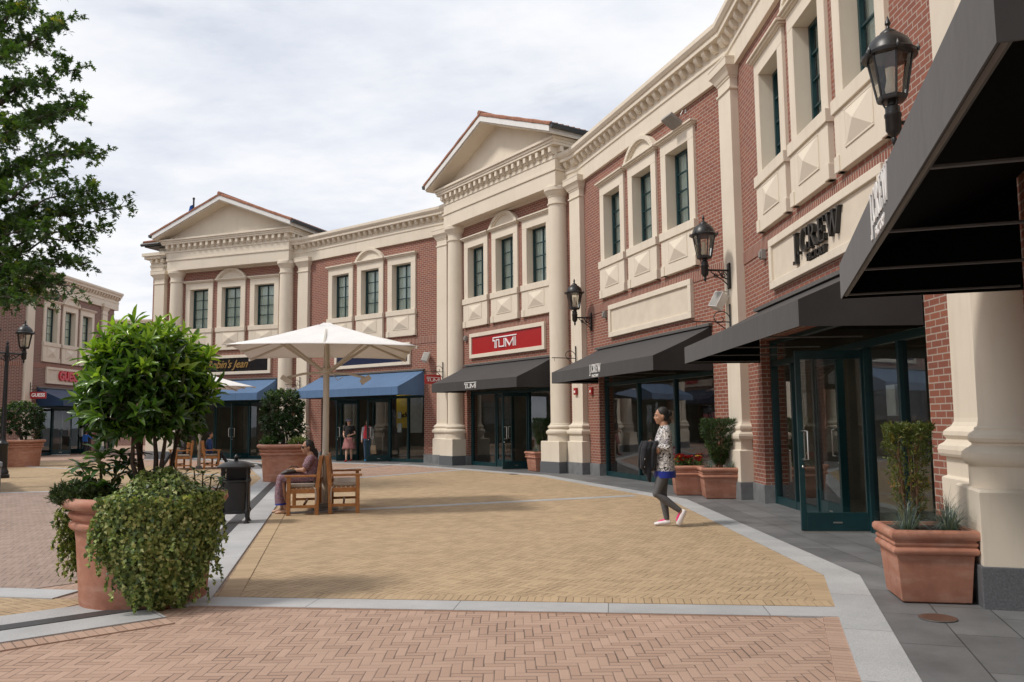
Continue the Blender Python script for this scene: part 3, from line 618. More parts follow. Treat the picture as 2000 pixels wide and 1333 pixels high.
# ------------------------------------------------------------------ the long curved building
bld=thing('shopping_arcade_building','long curved two-storey red brick shopping building with cream columns, pediments and pilasters','building',T(4.56,16.23,0))
def PM(i):
    t=(th[order[i-1]]+th[order[i]])/2; return T(cor[i].x,cor[i].y,0,t+pi)
doorcfg={'O':(2.5,(-.95,0,.95),[(-1,0),(1,0)]),'A':(3.0,(-1.95,-.95,0,.95,1.95),[(-1,0),(1,R(84))]),'B':(3.0,(-.95,.98),None),'P':(2.5,(-.95,0,.95),[(-1,0),(1,R(80))]),'C':(3.0,(-1.95,-.95,0,.95,1.95),[(-1,R(112)),(1,R(66))]),'Q':(2.5,(-.95,0,.95),[(-1,0),(1,R(75))]),'N':(3.0,(-1,1),None)}
wflat=warch=None
for b in order:
    M=BM(b); Lb=LN[b]; hw,mull,doors=doorcfg[b]
    g=G(); holes=[(-hw,hw,0,2.95)]+([] if b=='N' else [(k*DW-.64,k*DW+.64,5.80,7.86) for k in (-1,0,1)])
    wall_faces(g,-Lb/2-(.62 if b=='Q' else 0),Lb/2,0,8.7,holes,.4); g.build('brick_wall',MT['brick'],bld,M)
    g=G(); g.box(-Lb/2+.1,Lb/2-.1,-.014,.02,4.53,4.77); g.build('soldier_course',MT['soldier'],bld,M)
    g=G()
    for sx in (-1,1): g=G(); g.box(*sorted((sx*(hw-.012),sx*(Lb/2-.2))),-.035,.37,0,.34); g.build('stone_base',MT['stonebase'],bld,M,bevel=.006)
    cornice(b,bld,M,Lb)
    if b in 'POQ': portico(b,bld,M)
    if b!='N':
        for k in (-1,0,1):
            MM=M@Matrix.Translation((k*DW,0,0))
            hold=thing('tmp','','',MM)
            if k==0:
                if not warch: warch=window_proto(hold,True); src=warch
                else: src=dup(warch,MM,bld)
                if src is warch: place(warch,MM,bld)
            else:
                if not wflat: wflat=window_proto(hold,False); place(wflat,MM,bld)
                else: dup(wflat,MM,bld)
            WM.pop(hold); bpy.data.objects.remove(hold)
    shopfront(b,bld,M,hw,mull,doors=doors)
    interior(b,bld,M,hw+.4,lights=((-1,1.4),(.6,1.0),(1.7,2.0),(1.3,.9)) if b in 'AQ' else ((-.8,1.8),(1.2,2.4)))
pil=pilaster_proto(bld,PM(1))
for i in range(2,len(cor)-1): dup(pil,PM(i),bld)
M=BM('Q'); dup(pil,M@Matrix.Translation((-LP/2-.05,0,0)),bld)
col_=None
for b in 'OPQ':
    for sx in (-1,1):
        MM=BM(b)@Matrix.Translation((sx*(3.03 if b!='O' else 2.95),-.12 if b!='O' else 0,0))
        if col_ is None: col_=column_proto(bld,MM)
        else: dup(col_,MM,bld)
# far end: return wall and its small tiled eave
M=BM('Q'); g=G(); x=-LP/2-.62; g.face([(x,0,0),(x,9,0),(x,9,9.6),(x,0,9.6)]); g.build('end_wall',MT['brick'],bld,M)
g=G()
for z0,z1,o in ((8.55,8.95,.09),(8.95,9.05,.12),(9.05,9.32,.09),(9.32,9.45,.30),(9.45,9.60,.38)): g.box(x-o,-LP/2+.4,-o,3.5,z0,z1)
for k in range(6): g.box(x+.05+.32*k-.06,x+.05+.32*k+.06,-.24,0,9.15,9.32)
g.box(x+.2,-3.2,.1,3,9.6,9.9); g.build('end_cornice',MT['stucco'],bld,M,bevel=.006)
g=G(); g.prism([(-.35,10.02),(-.35,10.10),(3.2,11.2),(3.2,11.1)],'x',x-.35,-3.0)
for k in range(9): g.tube([(x-.3+.22*k,-.36,10.12),(x-.3+.22*k,3.2,11.2)],.07,6)
rr=g.build('roof',MT['tile'],bld,M,smooth=True); g=G(); g.tube([(x-.4,-.4,10.0),(-3.3,-.4,10.0)],.08,8); g.box(x-.3,-3.2,-.3,2.5,9.9,9.97); g.build('gutter',MT['gutter'],rr,M)
# ------------------------------------------------------------------ the building across the plaza (left) and the far one
def text_mesh(body,size,extr,shear=0,offset=0,spacing=1,align='CENTER'):
    c=bpy.data.curves.new('lettering','FONT'); c.body=body; c.size=size; c.extrude=extr; c.shear=shear; c.offset=offset; c.space_character=spacing; c.align_x=align; c.align_y='CENTER'; c.resolution_u=3
    o=bpy.data.objects.new('lettering',c); COL.objects.link(o); dg=bpy.context.evaluated_depsgraph_get()
    me=bpy.data.meshes.new_from_object(o.evaluated_get(dg)); bpy.data.objects.remove(o); bpy.data.curves.remove(c); return me
def lettering(body,size,extr,mat,parent,M,x,y,z,**k):
    """text standing on a face that looks toward -y of frame M"""
    sx=k.pop('sx',1)
    me=text_mesh(body,size,extr,**k); me.materials.clear(); me.materials.append(MT[mat])
    me.transform(Matrix.Translation((x,y,z))@Matrix.Rotation(pi/2,4,'X')@Matrix.Diagonal((sx,1,1,1)))
    return link('lettering',me,parent,M)
gM=T(-24.3,45.0,0,R(90))        # faces +x : local x runs away from the viewer
gb=thing('brick_shop_building','darker brick shop building at far left with red sign letters and navy awning','building',gM)
g=G(); wall_faces(g,-3.9,5.0,0,8.7,[(-2.85,2.85,0,2.95)]+[(k*DW-.64,k*DW+.64,5.80,7.86) for k in (-1,0,1)],.4)
g.face([(5.0,0,0),(5.0,9,0),(5.0,9,9.4),(5.0,0,9.4)]); g.build('brick_wall',MT['brick2'],gb,gM)
g=G(); g.box(-3.9,4.95,-.014,.02,4.53,4.77); g.build('soldier_course',MT['soldier'],gb,gM)
cornice('G',gb,gM@Matrix.Translation((.62,0,0)),9.5,False,False)
for k in (-1,0,1): dup(warch if k==0 else wflat,gM@Matrix.Translation((k*DW,0,0)),gb)
for x in (-3.72,3.75): dup(pil,gM@Matrix.Translation((x,.12,0)),gb)
shopfront('G',gb,gM,2.85,(-1.9,-.95,0,.95,1.9),doors=[(-1,R(70)),(1,R(80))]); interior('G',gb,gM,3.3)
# bay turned toward the viewer at its left
lM=T(-24.3,40.9,0,R(20))
lM=lM@Matrix.Translation((-4.1,0,0))
g=G(); wall_faces(g,-4.6,4.1,0,8.7,[(-2.85,2.85,0,2.95)],.4); g.build('brick_wall',MT['brick2'],gb,lM)
cornice('G',gb,lM,8.6,False,False); g=G(); g.box(-4.5,4,-.014,.02,4.53,4.77); g.build('soldier_course',MT['soldier'],gb,lM)
shopfront('G',gb,lM,2.85,(-1,1)); interior('G',gb,lM,3.3)
fM=T(-27,63,0,0); fb=thing('background_shop_building','low brick building with cream cornice closing the gap between the two shop buildings','building',fM)
g=G(); g.face([(-14,0,0),(9,0,0),(9,0,8.5),(-14,0,8.5)]); g.build('brick_wall',MT['brick2'],fb,fM); cornice('F',fb,fM@Matrix.Translation((-2.5,0,0)),23,False,False)
# the row opposite, left of the frame: it closes the plaza and shows in the shop glass
ob=thing('opposite_shop_building','red brick shop row with blue awnings closing the plaza beyond the frame','building',T(-27,18,0))
for q,yy in enumerate((33.6,25.1,16.6,8.1)):
    oM=T(-25.4-.12*(q-1)**2-(.5 if q==0 else 0),yy-2.5,0,R(90-4*(q-1)))
    g=G(); wall_faces(g,-4.25,4.25,0,8.7,[(-2.9,2.9,0,2.95)]+[(k*DW-.64,k*DW+.64,5.80,7.86) for k in (-1,0,1)],.4); g.build('brick_wall',MT['brick'],ob,oM)
    cornice('G',ob,oM,8.5,False,False)
    for k in (-1,0,1): dup(warch if k==0 else wflat,oM@Matrix.Translation((k*DW,0,0)),ob)
    dup(pil,oM@Matrix.Translation((4.2,.1,0)),ob); shopfront('G',ob,oM,2.9,(-1,1)); interior('G',ob,oM,3.2)
    g=G(); g.prism([(-.02,3.49),(-1.4,2.85),(-1.4,2.55),(-1.38,2.55),(-1.38,2.83),(-.02,3.46)],'x',-2.9,2.9); g.build('awning',MT['awnblue'],ob,oM)
# ------------------------------------------------------------------ awnings
def awning(M,hw,label,mat,letters=None,cat='awning',depth=1.4,group=None):
    r=thing('awning',label,cat,M@Matrix.Translation((0,0,2.55)),group)
    g=G(); zt,zm,zb=3.49,2.85,2.55; n=8
    def sag(t): return -.018*sin(pi*t)
    for i in range(n):
        a,b=i/n,(i+1)/n
        g.face([(-hw,-depth*b,zt+(zm-zt)*b+sag(b)),(hw,-depth*b,zt+(zm-zt)*b+sag(b)),(hw,-depth*a-(.015 if i==0 else 0),zt+(zm-zt)*a+sag(a)),(-hw,-depth*a-(.015 if i==0 else 0),zt+(zm-zt)*a+sag(a))])
    g.face([(-hw,-depth,zb),(hw,-depth,zb),(hw,-depth,zm),(-hw,-depth,zm)])
    for sx in (-1,1):
        pts=[(sx*hw,-.015,zb),(sx*hw,-.015,zt)]+[(sx*hw,-depth*i/n,zt+(zm-zt)*i/n+sag(i/n)) for i in range(1,n+1)]+[(sx*hw,-depth,zb)]
        g.face(pts if sx>0 else pts[::-1])
    o=g.build('canopy',MT[mat],r,M,merge=True); o.data.materials.append(MT['awnlining'] if mat=='awnblack' else MT[mat]); sm=o.modifiers.new('thick','SOLIDIFY'); sm.thickness=.012; sm.offset=-1; sm.material_offset=1; sm.material_offset_rim=0
    g=G(); g.box(-hw-.03,hw+.03,-.10,0,zt,zt+.06)
    m=4
    for i in range(m+1):
        x=-hw+.05+(2*hw-.1)*i/m; g.tube([(x,-.05,zb+.03),(x,-depth+.04,zb+.03)],.011,6)
    for y,z in ((-depth+.04,zb+.03),): g.tube([(-hw+.04,y,z),(hw-.04,y,z)],.018,6)
    g.build('frame',MT['alu'],r,M)
    if letters: letters(r,M,depth)
    return r
# --- hand drawn letter shapes -------------------------------------------------
def glyph_prism(g,polys,y0,y1,ox,oz,sx,sz):
    for p in polys: g.prism([(ox+a*sx,oz+b*sz) for a,b in p],'y',y0,y1)
def ring_arc(cx,cz,rx,rz,tx,tz,a0,a1,n=14):
    out=[]
    for i in range(n):
        a,b=R(a0+(a1-a0)*i/n),R(a0+(a1-a0)*(i+1)/n)
        ta,tb=abs(cos(a)),abs(cos(b)); wa,wb=tz+(tx-tz)*ta,tz+(tx-tz)*tb
        out.append([(cx+rx*cos(a),cz+rz*sin(a)),(cx+rx*cos(b),cz+rz*sin(b)),(cx+(rx-wb)*cos(b),cz+(rz-wb)*sin(b)),(cx+(rx-wa)*cos(a),cz+(rz-wa)*sin(a))])
    return out
def bx(a,b,c,d): return [(a,c),(b,c),(b,d),(a,d)]
GL={
 'J':([bx(.14,.30,-.30,1),bx(.04,.40,.95,1),bx(-.04,.30,-.36,-.29),bx(-.06,.06,-.34,-.2)],.44),
 '.':([bx(.0,.13,0,.13)],.2),
 'C':(ring_arc(.42,.5,.42,.52,.17,.06,42,318,18)+[bx(.68,.76,.62,.98),bx(.70,.76,.06,.34)],.84),
 'R':([bx(.08,.25,0,1),bx(0,.34,0,.05),bx(0,.25,.95,1)]+ring_arc(.27,.74,.36,.26,.16,.055,-92,92,10)+[[(.30,.5),(.47,.5),(.80,0),(.60,0)],bx(.6,.88,0,.05)],.88),
 'E':([bx(.08,.25,0,1),bx(0,.66,.94,1),bx(0,.68,0,.06),bx(.25,.5,.48,.54),bx(.60,.66,.74,1),bx(.62,.68,0,.28),bx(.46,.51,.38,.64)],.76),
 'W':([[(.06,1),(.24,1),(.46,0),(.34,0)],[(.34,0),(.46,0),(.70,1),(.62,1)],[(.54,1),(.72,1),(.94,0),(.82,0)],[(.82,0),(.94,0),(1.2,1),(1.13,1)],bx(0,.3,.95,1),bx(.5,.78,.95,1),bx(1.05,1.28,.95,1)],1.28)}
def serif_word(word,g,y0,y1,x,z,h,wx=1,gap=.05):
    tot=sum(GL[c][1]+gap for c in word)-gap; ox=x-tot*h*wx/2
    for c in word:
        glyph_prism(g,GL[c][0],y0,y1,ox,z,h*wx,h); ox+=(GL[c][1]+gap)*h*wx
def jcrew(mat,y,ex,x,z,h,fs,fz,wx=1):
    def f(r,M,depth):
        g=G(); serif_word('J.CREW',g,y(depth)-ex,y(depth)+.004,x,z,h,wx); g.build('lettering',MT[mat],r,M)
        lettering('FACTORY',fs,ex/2,mat,r,M,x,y(depth)-ex/2,fz,offset=.002,spacing=1.02)
    return f
def stroke(g,pts,w,y0,y1,f):
    pts=[Vector(f(p)) for p in pts]
    for a,b in zip(pts,pts[1:]):
        d=(b-a); d.normalize(); n=Vector((-d.y,d.x))*w/2; e=d*w/2
        q=[a-e-n,b+e-n,b+e+n,a-e+n]; g.prism([(p.x,p.y) for p in q],'y',y0,y1); y0-=.0006
def bar_logo(g,cx,cz,wid,y0,y1):
    """four letters under one long bar"""
    k=wid/1.34; f=lambda p:(cx+(p[0]-.67)*k,cz+(p[1]-.165)*k); w=.034*k
    for i,s in enumerate(([(.0,.335),(1.34,.335)],[(.0,.335),(.0,.235),(.12,.235),(.12,0)],[(.20,0),(.20,.25),(.36,.25),(.36,.015),(.66,.015),(.66,.26)],[(.75,0),(.75,.25),(.97,.02),(1.19,.25),(1.19,0)],[(1.30,0),(1.30,.26)])): stroke(g,s,w,y0-.0031*i,y1,f)
def tumi_val(r,M,depth):
    g=G(); bar_logo(g,-.03,2.70,.70,-depth-.004,-depth+.006); g.build('lettering',MT['signwhite'],r,M)
awn=awning
awning(BM('A'),3.0,'black shop awning without lettering in view, over the large open glass door','awnblack')
awning(BM('B'),3.0,'black shop awning with white serif lettering, above the walking woman','awnblack',jcrew('signwhite',lambda d:-d,.006,0,2.68,.20,.085,2.60,.72))
awning(BM('P'),2.55,'black awning under the red sign panel between the two tall columns','awnblack',tumi_val)
awning(BM('C'),3.0,'blue awning behind the white umbrella, over two people walking out of a shop','awnblue')
awning(BM('Q'),2.55,'blue awning under the black sign with gold script, partly behind the leafy potted bush','awnblue')
awning(BM('O'),2.55,'large black awning close overhead at the right edge, white lettering on its valance','awnblack',jcrew('signwhite',lambda d:-d,.006,.10,2.66,.20,.085,2.59,.80))
awning(gM,2.85,'dark navy awning on the far left building beneath red letters','awndark')
# ------------------------------------------------------------------ sign boards
def sign(M,cx,label,panel,hw=2.2,letters=None,z0=3.75,z1=4.62):
    r=thing('sign_board',label,'sign',M@Matrix.Translation((cx,0,z0)))
    g=G(); t=.13
    g.box(cx-hw,cx+hw,-.09,.02,z1-t,z1); g.box(cx-hw,cx+hw,-.09,.02,z0,z0+t)
    for sx in (-1,1): g.box(*sorted((cx+sx*hw,cx+sx*(hw-t))),-.09,.02,z0+t,z1-t)
    g.build('frame',MT['stucco'],r,M,bevel=.008)
    g=G(); g.box(cx-hw+t,cx+hw-t,-.045,.02,z0+t,z1-t); g.build('panel',MT[panel],r,M)
    if letters: letters(r,M,0)
    return r
def l_tumi(r,M,d):
    g=G(); bar_logo(g,-.03,4.185,1.36,-.065,-.04); g.build('lettering',MT['signwhite'],r,M)
sign(BM('A'),.13,'cream stucco sign panel with raised black serif letters, right of the tall corner pilaster','panel',letters=jcrew('letterblack',lambda d:-.05,.06,.15,4.07,.36,.16,3.945,1.10))
sign(BM('B'),.10,'blank cream stucco sign panel under three windows, between two wall lanterns','panel')
sign(BM('P'),0,'red sign panel with white outlined letters between the two tall columns','signred',letters=l_tumi)
sign(BM('C'),.10,'dark navy sign panel half hidden behind the white umbrella','signnavy')
sign(BM('Q'),0,'black sign panel with gold script lettering behind the leafy bush','signblack',letters=lambda r,M,d:lettering("Robin's Jean",.50,.02,'gold',r,M,-.15,-.06,4.20,shear=.45,offset=.004,sx=.92))
def l_guess(r,M,d): lettering('GUESS',.66,.05,'letterred',r,M,-.05,-.09,4.18,offset=.030,sx=1.0)
sign(gM,.05,'cream sign panel with bold red capital letters on the far left building','panel',letters=l_guess)
# ------------------------------------------------------------------ hanging signs and brackets
def bracket(name,label,cat,M,board=None,group=None,arm=.85):
    r=thing(name,label,cat,M,group); g=G()
    g.tube([(0,-.015,-.28),(0,-.015,.34)],.016,6); g.ball((0,-.015,.36),.022,8,6); g.tube([(0,-.01,.02),(0,-arm,.02)],.012,6)
    sp=[(0,-.02-.20+.20*cos(t)*(1-t/9),.04+.17*sin(t)*(1-t/9)+.05) for t in [i*.35 for i in range(22)]]
    g.tube(sp,.010,5); g.tube([(0,-.02,-.2),(0,-.14,-.10),(0,-.30,.01)],.010,5); g.tube([(0,-arm+.08,.02),(0,-arm+.08,-.08)],.006,5)
    g.build('bracket_arm',MT['black'],r,M)
    if board:
        mat,txt,w,h=board; g=G(); g.box(-.02,.02,-arm+.02,-arm+.02+w,-.10-h,-.10); b=g.build('board',MT[mat],r,M,bevel=.005)
        g=G()
        for yy in (-arm+.08,-arm+w-.06): g.tube([(0,yy,.02),(0,yy,-.10)],.006,5)
        g.build('hanger',MT['black'],r,M)
        txt(r,M,-arm+.02+w/2,-.10-h/2,w,h)
    return r
def side_text(body,size,mat,off=0,dz=0):
    def f(r,M,yc,zc,w,h):
        for s in (1,-1):
            MM=M@Matrix.Translation((0,yc,zc+dz))@Matrix.Rotation(s*pi/2,4,'Z')
            lettering(body,size,.004,mat,r,MM,0,-.024,0,offset=off)
    return f
def two(a,b):
    def f(*k): a(*k); b(*k)
    return f
def side_logo(r,M,yc,zc,w,h):
    for s in (1,-1):
        MM=M@Matrix.Translation((0,yc,zc))@Matrix.Rotation(s*pi/2,4,'Z'); g=G(); bar_logo(g,0,0,w*.82,-.028,-.02); g.build('lettering',MT['signwhite'],r,MM)
PF=Matrix.Translation((0,-.235,0))
bracket('hanging_sign','small red hanging sign with white letters between blue and black awnings','hanging sign',PM(5)@PF@Matrix.Translation((.1,0,3.35)),('signred',side_logo,.72,.34))
bracket('hanging_sign','small white hanging sign with grey lettering beside the blue awning and round terracotta pot','hanging sign',PM(6)@PF@Matrix.Translation((-.05,0,3.15)),('signwhite',two(side_text('DANIER',.15,'greybox',.003,.05),side_text('LEATHER',.07,'greybox',.001,-.10)),.72,.42))
bracket('sign_bracket','empty black iron scroll bracket on the pilaster above the red alarms','bracket',PM(4)@PF@Matrix.Translation((0,0,3.32)),group='empty iron sign brackets',arm=.8)
bracket('sign_bracket','empty black iron scroll bracket on the pilaster under the yellowish speaker','bracket',PM(3)@PF@Matrix.Translation((0,0,3.42)),group='empty iron sign brackets',arm=.8)
bracket('hanging_sign','small red hanging sign with white letters beside the navy awning','hanging sign',gM@Matrix.Translation((-3.6,-.1,3.35)),('signred',side_text('GUESS',.24,'signwhite',.008),.80,.34))
# ------------------------------------------------------------------ lanterns
def hexring(r,z,c=(0,0),a0=0): return [(c[0]+r*cos(a0+k*pi/3),c[1]+r*sin(a0+k*pi/3),z) for k in range(6)]
def lantern_head(parent,M,cx,cy,z0):
    """six sided lantern; z0 = height of its bottom finial tip"""
    c=(cx,cy); g=G()
    g.lathe([(0,z0),(.018,z0+.03),(.03,z0+.07),(.02,z0+.10),(.05,z0+.13),(.075,z0+.17),(.075,z0+.30),(.082,z0+.31),(.082,z0+.34),(.07,z0+.35),(.07,z0+.41),(.045,z0+.43),(.045,z0+.48)],14,c)
    for k in range(3): a=k*2*pi/3+.3; g.tube([(cx+.06*cos(a),cy+.06*sin(a),z0+.40),(cx+.11*cos(a),cy+.11*sin(a),z0+.50)],.010,5)
    g.lathe([(.03,z0+.46),(.135,z0+.47),(.15,z0+.50),(.145,z0+.52),(.03,z0+.525)],6,c)
    lo,hi=hexring(.14,z0+.51,c),hexring(.215,z0+.93,c)
    for a,b in zip(lo,hi): g.tube([a,b],.0125,5)
    for i in range(6):
        g.tube([lo[i],lo[(i+1)%6]],.012,5); g.tube([hi[i],hi[(i+1)%6]],.014,5)
    g.lathe([(.20,z0+.92),(.262,z0+.925),(.268,z0+.955),(.225,z0+.985),(.215,z0+1.03),(.185,z0+1.09),(.13,z0+1.145),(.085,z0+1.17),(.08,z0+1.19),(.05,z0+1.215),(.022,z0+1.235),(.016,z0+1.26),(.03,z0+1.285),(.024,z0+1.31),(.010,z0+1.345),(0,z0+1.375)],24,c)
    for p in hexring(.268,z0+.955,c): g.lathe([(.012,p[2]-.025),(.02,p[2]),(.014,p[2]+.02),(.004,p[2]+.05),(0,p[2]+.055)],6,(p[0],p[1]))
    f=g.build('lantern_head',MT['cast'],parent,M,smooth=True)
    g=G()
    for i in range(6): k=(i+1)%6; g.face([lo[i],lo[k],hi[k],hi[i]])
    g.build('glass',MT['lglass'],f,M)
    g=G(); g.lathe([(.02,z0+.53),(.05,z0+.55),(.062,z0+.60),(.045,z0+.68),(.035,z0+.76),(.04,z0+.82),(0,z0+.825)],14,c); g.build('globe',MT['frost'],f,M,smooth=True)
def wall_lantern(M,label,arm=.52):
    r=thing('wall_lantern',label,'wall lantern',M,'black wall lanterns'); g=G()
    g.box(-.045,.045,-.045,0,-.26,.22); g.tube([(-.045,-.022,.22),(.045,-.022,.22)],.022,8); g.tube([(-.045,-.022,-.26),(.045,-.022,-.26)],.022,8)
    g.tube([(0,-.04,.09),(0,-arm,.09)],.022,8)
    g.tube([(0,-.05-.19*(1-i/12),.07-.15*sin(pi*i/24)) for i in range(13)],.012,6)
    for cx,r0,sg in ((-.14,.075,1),(-.30,.05,-1)): g.tube([(0,cx+r0*(1-i/26)*cos(sg*i*.45),-.01+r0*(1-i/26)*sin(sg*i*.45)) for i in range(24)],.010,5)
    g.tube([(0,-.05,-.2),(0,-.16,-.10),(0,-.28,-.03),(0,-.40,.06)],.012,6)
    g.build('bracket_arm',MT['cast'],r,M,smooth=True)
    lantern_head(r,M,0,-arm,-.155); return r
LB=Matrix.Translation((0,-.22,0))
l1=wall_lantern(PM(3)@LB@Matrix.Translation((0,0,4.38)),'black wall lantern on the tall pilaster left of the black raised sign letters')
dup(l1,BM('B')@Matrix.Translation((-3.42,0,4.36)),None,'black wall lantern on the brick beside the right tall column, above the small red alarms')
dup(l1,PM(2)@LB@Matrix.Translation((.05,0,4.38)),None,'nearest and largest black wall lantern, beside the edge of the overhead black awning')
def lamp_post(M,label):
    r=thing('lamp_post',label,'street lamp',M); g=G()
    g.lathe([(.22,0),(.22,.10),(.19,.12),(.19,.20),(.165,.24),(.15,.30),(.15,.95),(.165,.97),(.165,1.03),(.12,1.07),(.09,1.12),(.075,1.2),(.062,2.2),(.055,3.62),(.075,3.64),(.075,3.70),(.05,3.72),(.05,3.95),(.03,3.99),(.045,4.04),(.02,4.10),(0,4.16)],16)
    g.build('post',MT['cast'],r,M,smooth=True)
    g=G(); g.tube([(-.55,0,3.74),(.55,0,3.74)],.03,8)
    for sx in (-1,1):
        g.tube([(sx*(.08+.11*(1-i/26)*1.0)+sx*.1*cos(i*.4)*(1-i/30),0,3.60+.09*sin(i*.4)*(1-i/30)) for i in range(22)],.012,5); g.tube([(sx*.06,0,3.5),(sx*.25,0,3.6),(sx*.42,0,3.72)],.014,6)
    g.build('cross_arm',MT['cast'],r,M,smooth=True)
    for sx in (-1,1): lantern_head(r,M,sx*.55,0,3.45)
    return r
lamp_post(T(-15.27,24.85,0,R(68)),'black cast iron lamp post with two lanterns near the left edge')
# ------------------------------------------------------------------ small fittings on the walls
def fitting(name,label,cat,M,parts,group=None):
    r=thing(name,label,cat,M,group)
    for nm,mat,fn in parts: g=G(); fn(g); g.build(nm,MT[mat],r,M,bevel=.006)
    return r
def spk(g): g.obox(Matrix.Translation((0,-.20,-.05))@Matrix.Rotation(R(-28),4,'X')@Matrix.Rotation(R(25),4,'Z'),-.11,.11,-.11,.08,-.17,.17)
def spg(g): g.obox(Matrix.Translation((0,-.20,-.05))@Matrix.Rotation(R(-28),4,'X')@Matrix.Rotation(R(25),4,'Z'),-.095,.095,-.116,-.108,-.155,.155)
def arm_(g): g.tube([(0,0,.14),(0,-.08,.14),(0,-.14,.03)],.014,6); g.box(-.03,.03,-.012,0,.09,.19)
fitting('wall_speaker','yellowish white tilted loudspeaker on the tall pilaster under a wall lantern','speaker',PM(3)@LB@Matrix.Translation((-.12,0,3.92)),[('case','whitebox',spk),('grille','greybox',spg),('arm','steel',arm_)])
fitting('wall_speaker','white loudspeaker on brick beside the left tall column, above the small red hanging sign','speaker',BM('C')@Matrix.Translation((3.28,0,4.0)),[('case','whitebox',spk),('grille','greybox',spg),('arm','steel',arm_)])
fitting('floodlight','flat grey floodlight high on the brick above the right hand window of three','floodlight',BM('B')@Matrix.Translation((2.2,0,8.33)),[('housing','greybox',lambda g:g.obox(Matrix.Translation((-.1,-.30,-.08))@Matrix.Rotation(R(-35),4,'X'),-.22,.22,-.17,.17,-.05,.03)),('arm','steel',arm_)])
fb_=[('box','greybox',lambda g:(g.box(-.06,.06,-.09,0,-.09,.09),g.box(-.045,.045,-.12,-.088,-.06,.05)))]
fitting('junction_box','small grey box on brick at the top left of the blank sign panel','electrical box',BM('B')@Matrix.Translation((-2.4,0,4.42)),fb_)
fitting('junction_box','small grey box on brick at the top left of the black lettered sign panel','electrical box',BM('A')@Matrix.Translation((-2.5,0,4.47)),fb_)
fitting('junction_box','small grey box on brick at the top left of the red sign panel','electrical box',BM('P')@Matrix.Translation((-2.5,0,4.5)),fb_)
al=[('body','alarm',lambda g:g.box(-.075,.075,-.07,0,-.10,.10)),('strobe','signwhite',lambda g:g.box(-.035,.035,-.085,-.069,-.05,.02))]
fitting('fire_alarm','red fire alarm box on the cream pilaster face, left of its brick neighbour','fire alarm',PM(4)@LB@Matrix.Translation((-.02,.0,2.38)),al,'red alarm boxes')
fitting('fire_alarm','red fire alarm box on the brick, right of the one on the pilaster','fire alarm',BM('B')@Matrix.Translation((-3.46,0,2.37)),al,'red alarm boxes')
fitting('security_camera','white dome security camera on the brick at the left edge above the lamp post','camera',lM@Matrix.Translation((2.3,0,6.7)),[('arm','whitebox',lambda g:g.tube([(0,0,.05),(0,-.35,.05)],.05,8)),('dome','whitebox',lambda g:(g.lathe([(.14,-.02),(.15,.1),(.12,.16),(0,.18)],14,(0,-.4)),g.ball((0,-.4,-.03),.12,12,8)))])
g=G(); g.lathe([(.0,.012),(.13,.012),(.135,.016),(.135,.020),(.11,.026),(.0,.028)],28); o=g.build('ground_light',MT['steel'],None,T(3.20,6.42)); tag(o,'round steel uplight set in the slate paving in front of the near square planter','ground light')
g=G(); g.lathe([(.0,.006),(.16,.006),(.16,.010),(.0,.012)],20); o=g.build('drain_cover',MT['grate'],None,T(.03,24.2)); tag(o,'small dark round cover in the tan paving in front of the middle doorway','drain cover')
# flag on the far roof
r=thing('flag','blue flag on a dark pole behind the far pediment roof','flag',T(-20.8,53,0)); g=G(); g.tube([(0,0,8.5),(0,0,16.25)],.06,8); g.ball((0,0,16.3),.09,8,6); g.build('pole',MT['black'],r)
g=G(); n=10
for i in range(n):
    for j in range(6):
        def P(i,j): a=i/n; return (-.05-.62*a*(.35+.65*j/6)+.05*sin(j*1.3+a*4),.16*sin(a*7+j*.8),16.1-1.95*j/6-.5*a)
        g.face([P(i,j),P(i+1,j),P(i+1,j+1),P(i,j+1)])
MT['flag']=m_fabric('flag_blue',(.03,.15,.60)); o=g.build('cloth',MT['flag'],r); sm=o.modifiers.new('t','SOLIDIFY'); sm.thickness=.01
# low stone wall at the left edge (tree planter)
def stone_wall(M):
    r=thing('stone_planter','low grey stone planter wall with a capstone at the left edge','planter',M); g=G()
    g.prism([(0,0),(-2.4,3.6),(-7,3.6),(-7,0)],'z',0,.60); g.build('wall',MT['stonew'],r,M,bevel=.01); g=G(); g.prism([(.05,-.05),(-2.36,3.65),(-7.05,3.65),(-7.05,-.05)],'z',.60,.72); g.build('capstone',MT['stonebase'],r,M,bevel=.02)
    g=G(); g.prism([(-.5,.3),(-2.5,3.3),(-6.7,3.3),(-6.7,.3)],'z',.715,.735); g.build('soil',MT['soil'],r,M)
MT['stonew']=m_brick('stone_blocks',(.20,.18,.165),(.26,.24,.22),(.13,.12,.11),.42,.20,ms=.012)
stone_wall(T(-11.86,19.3,0,R(3)))
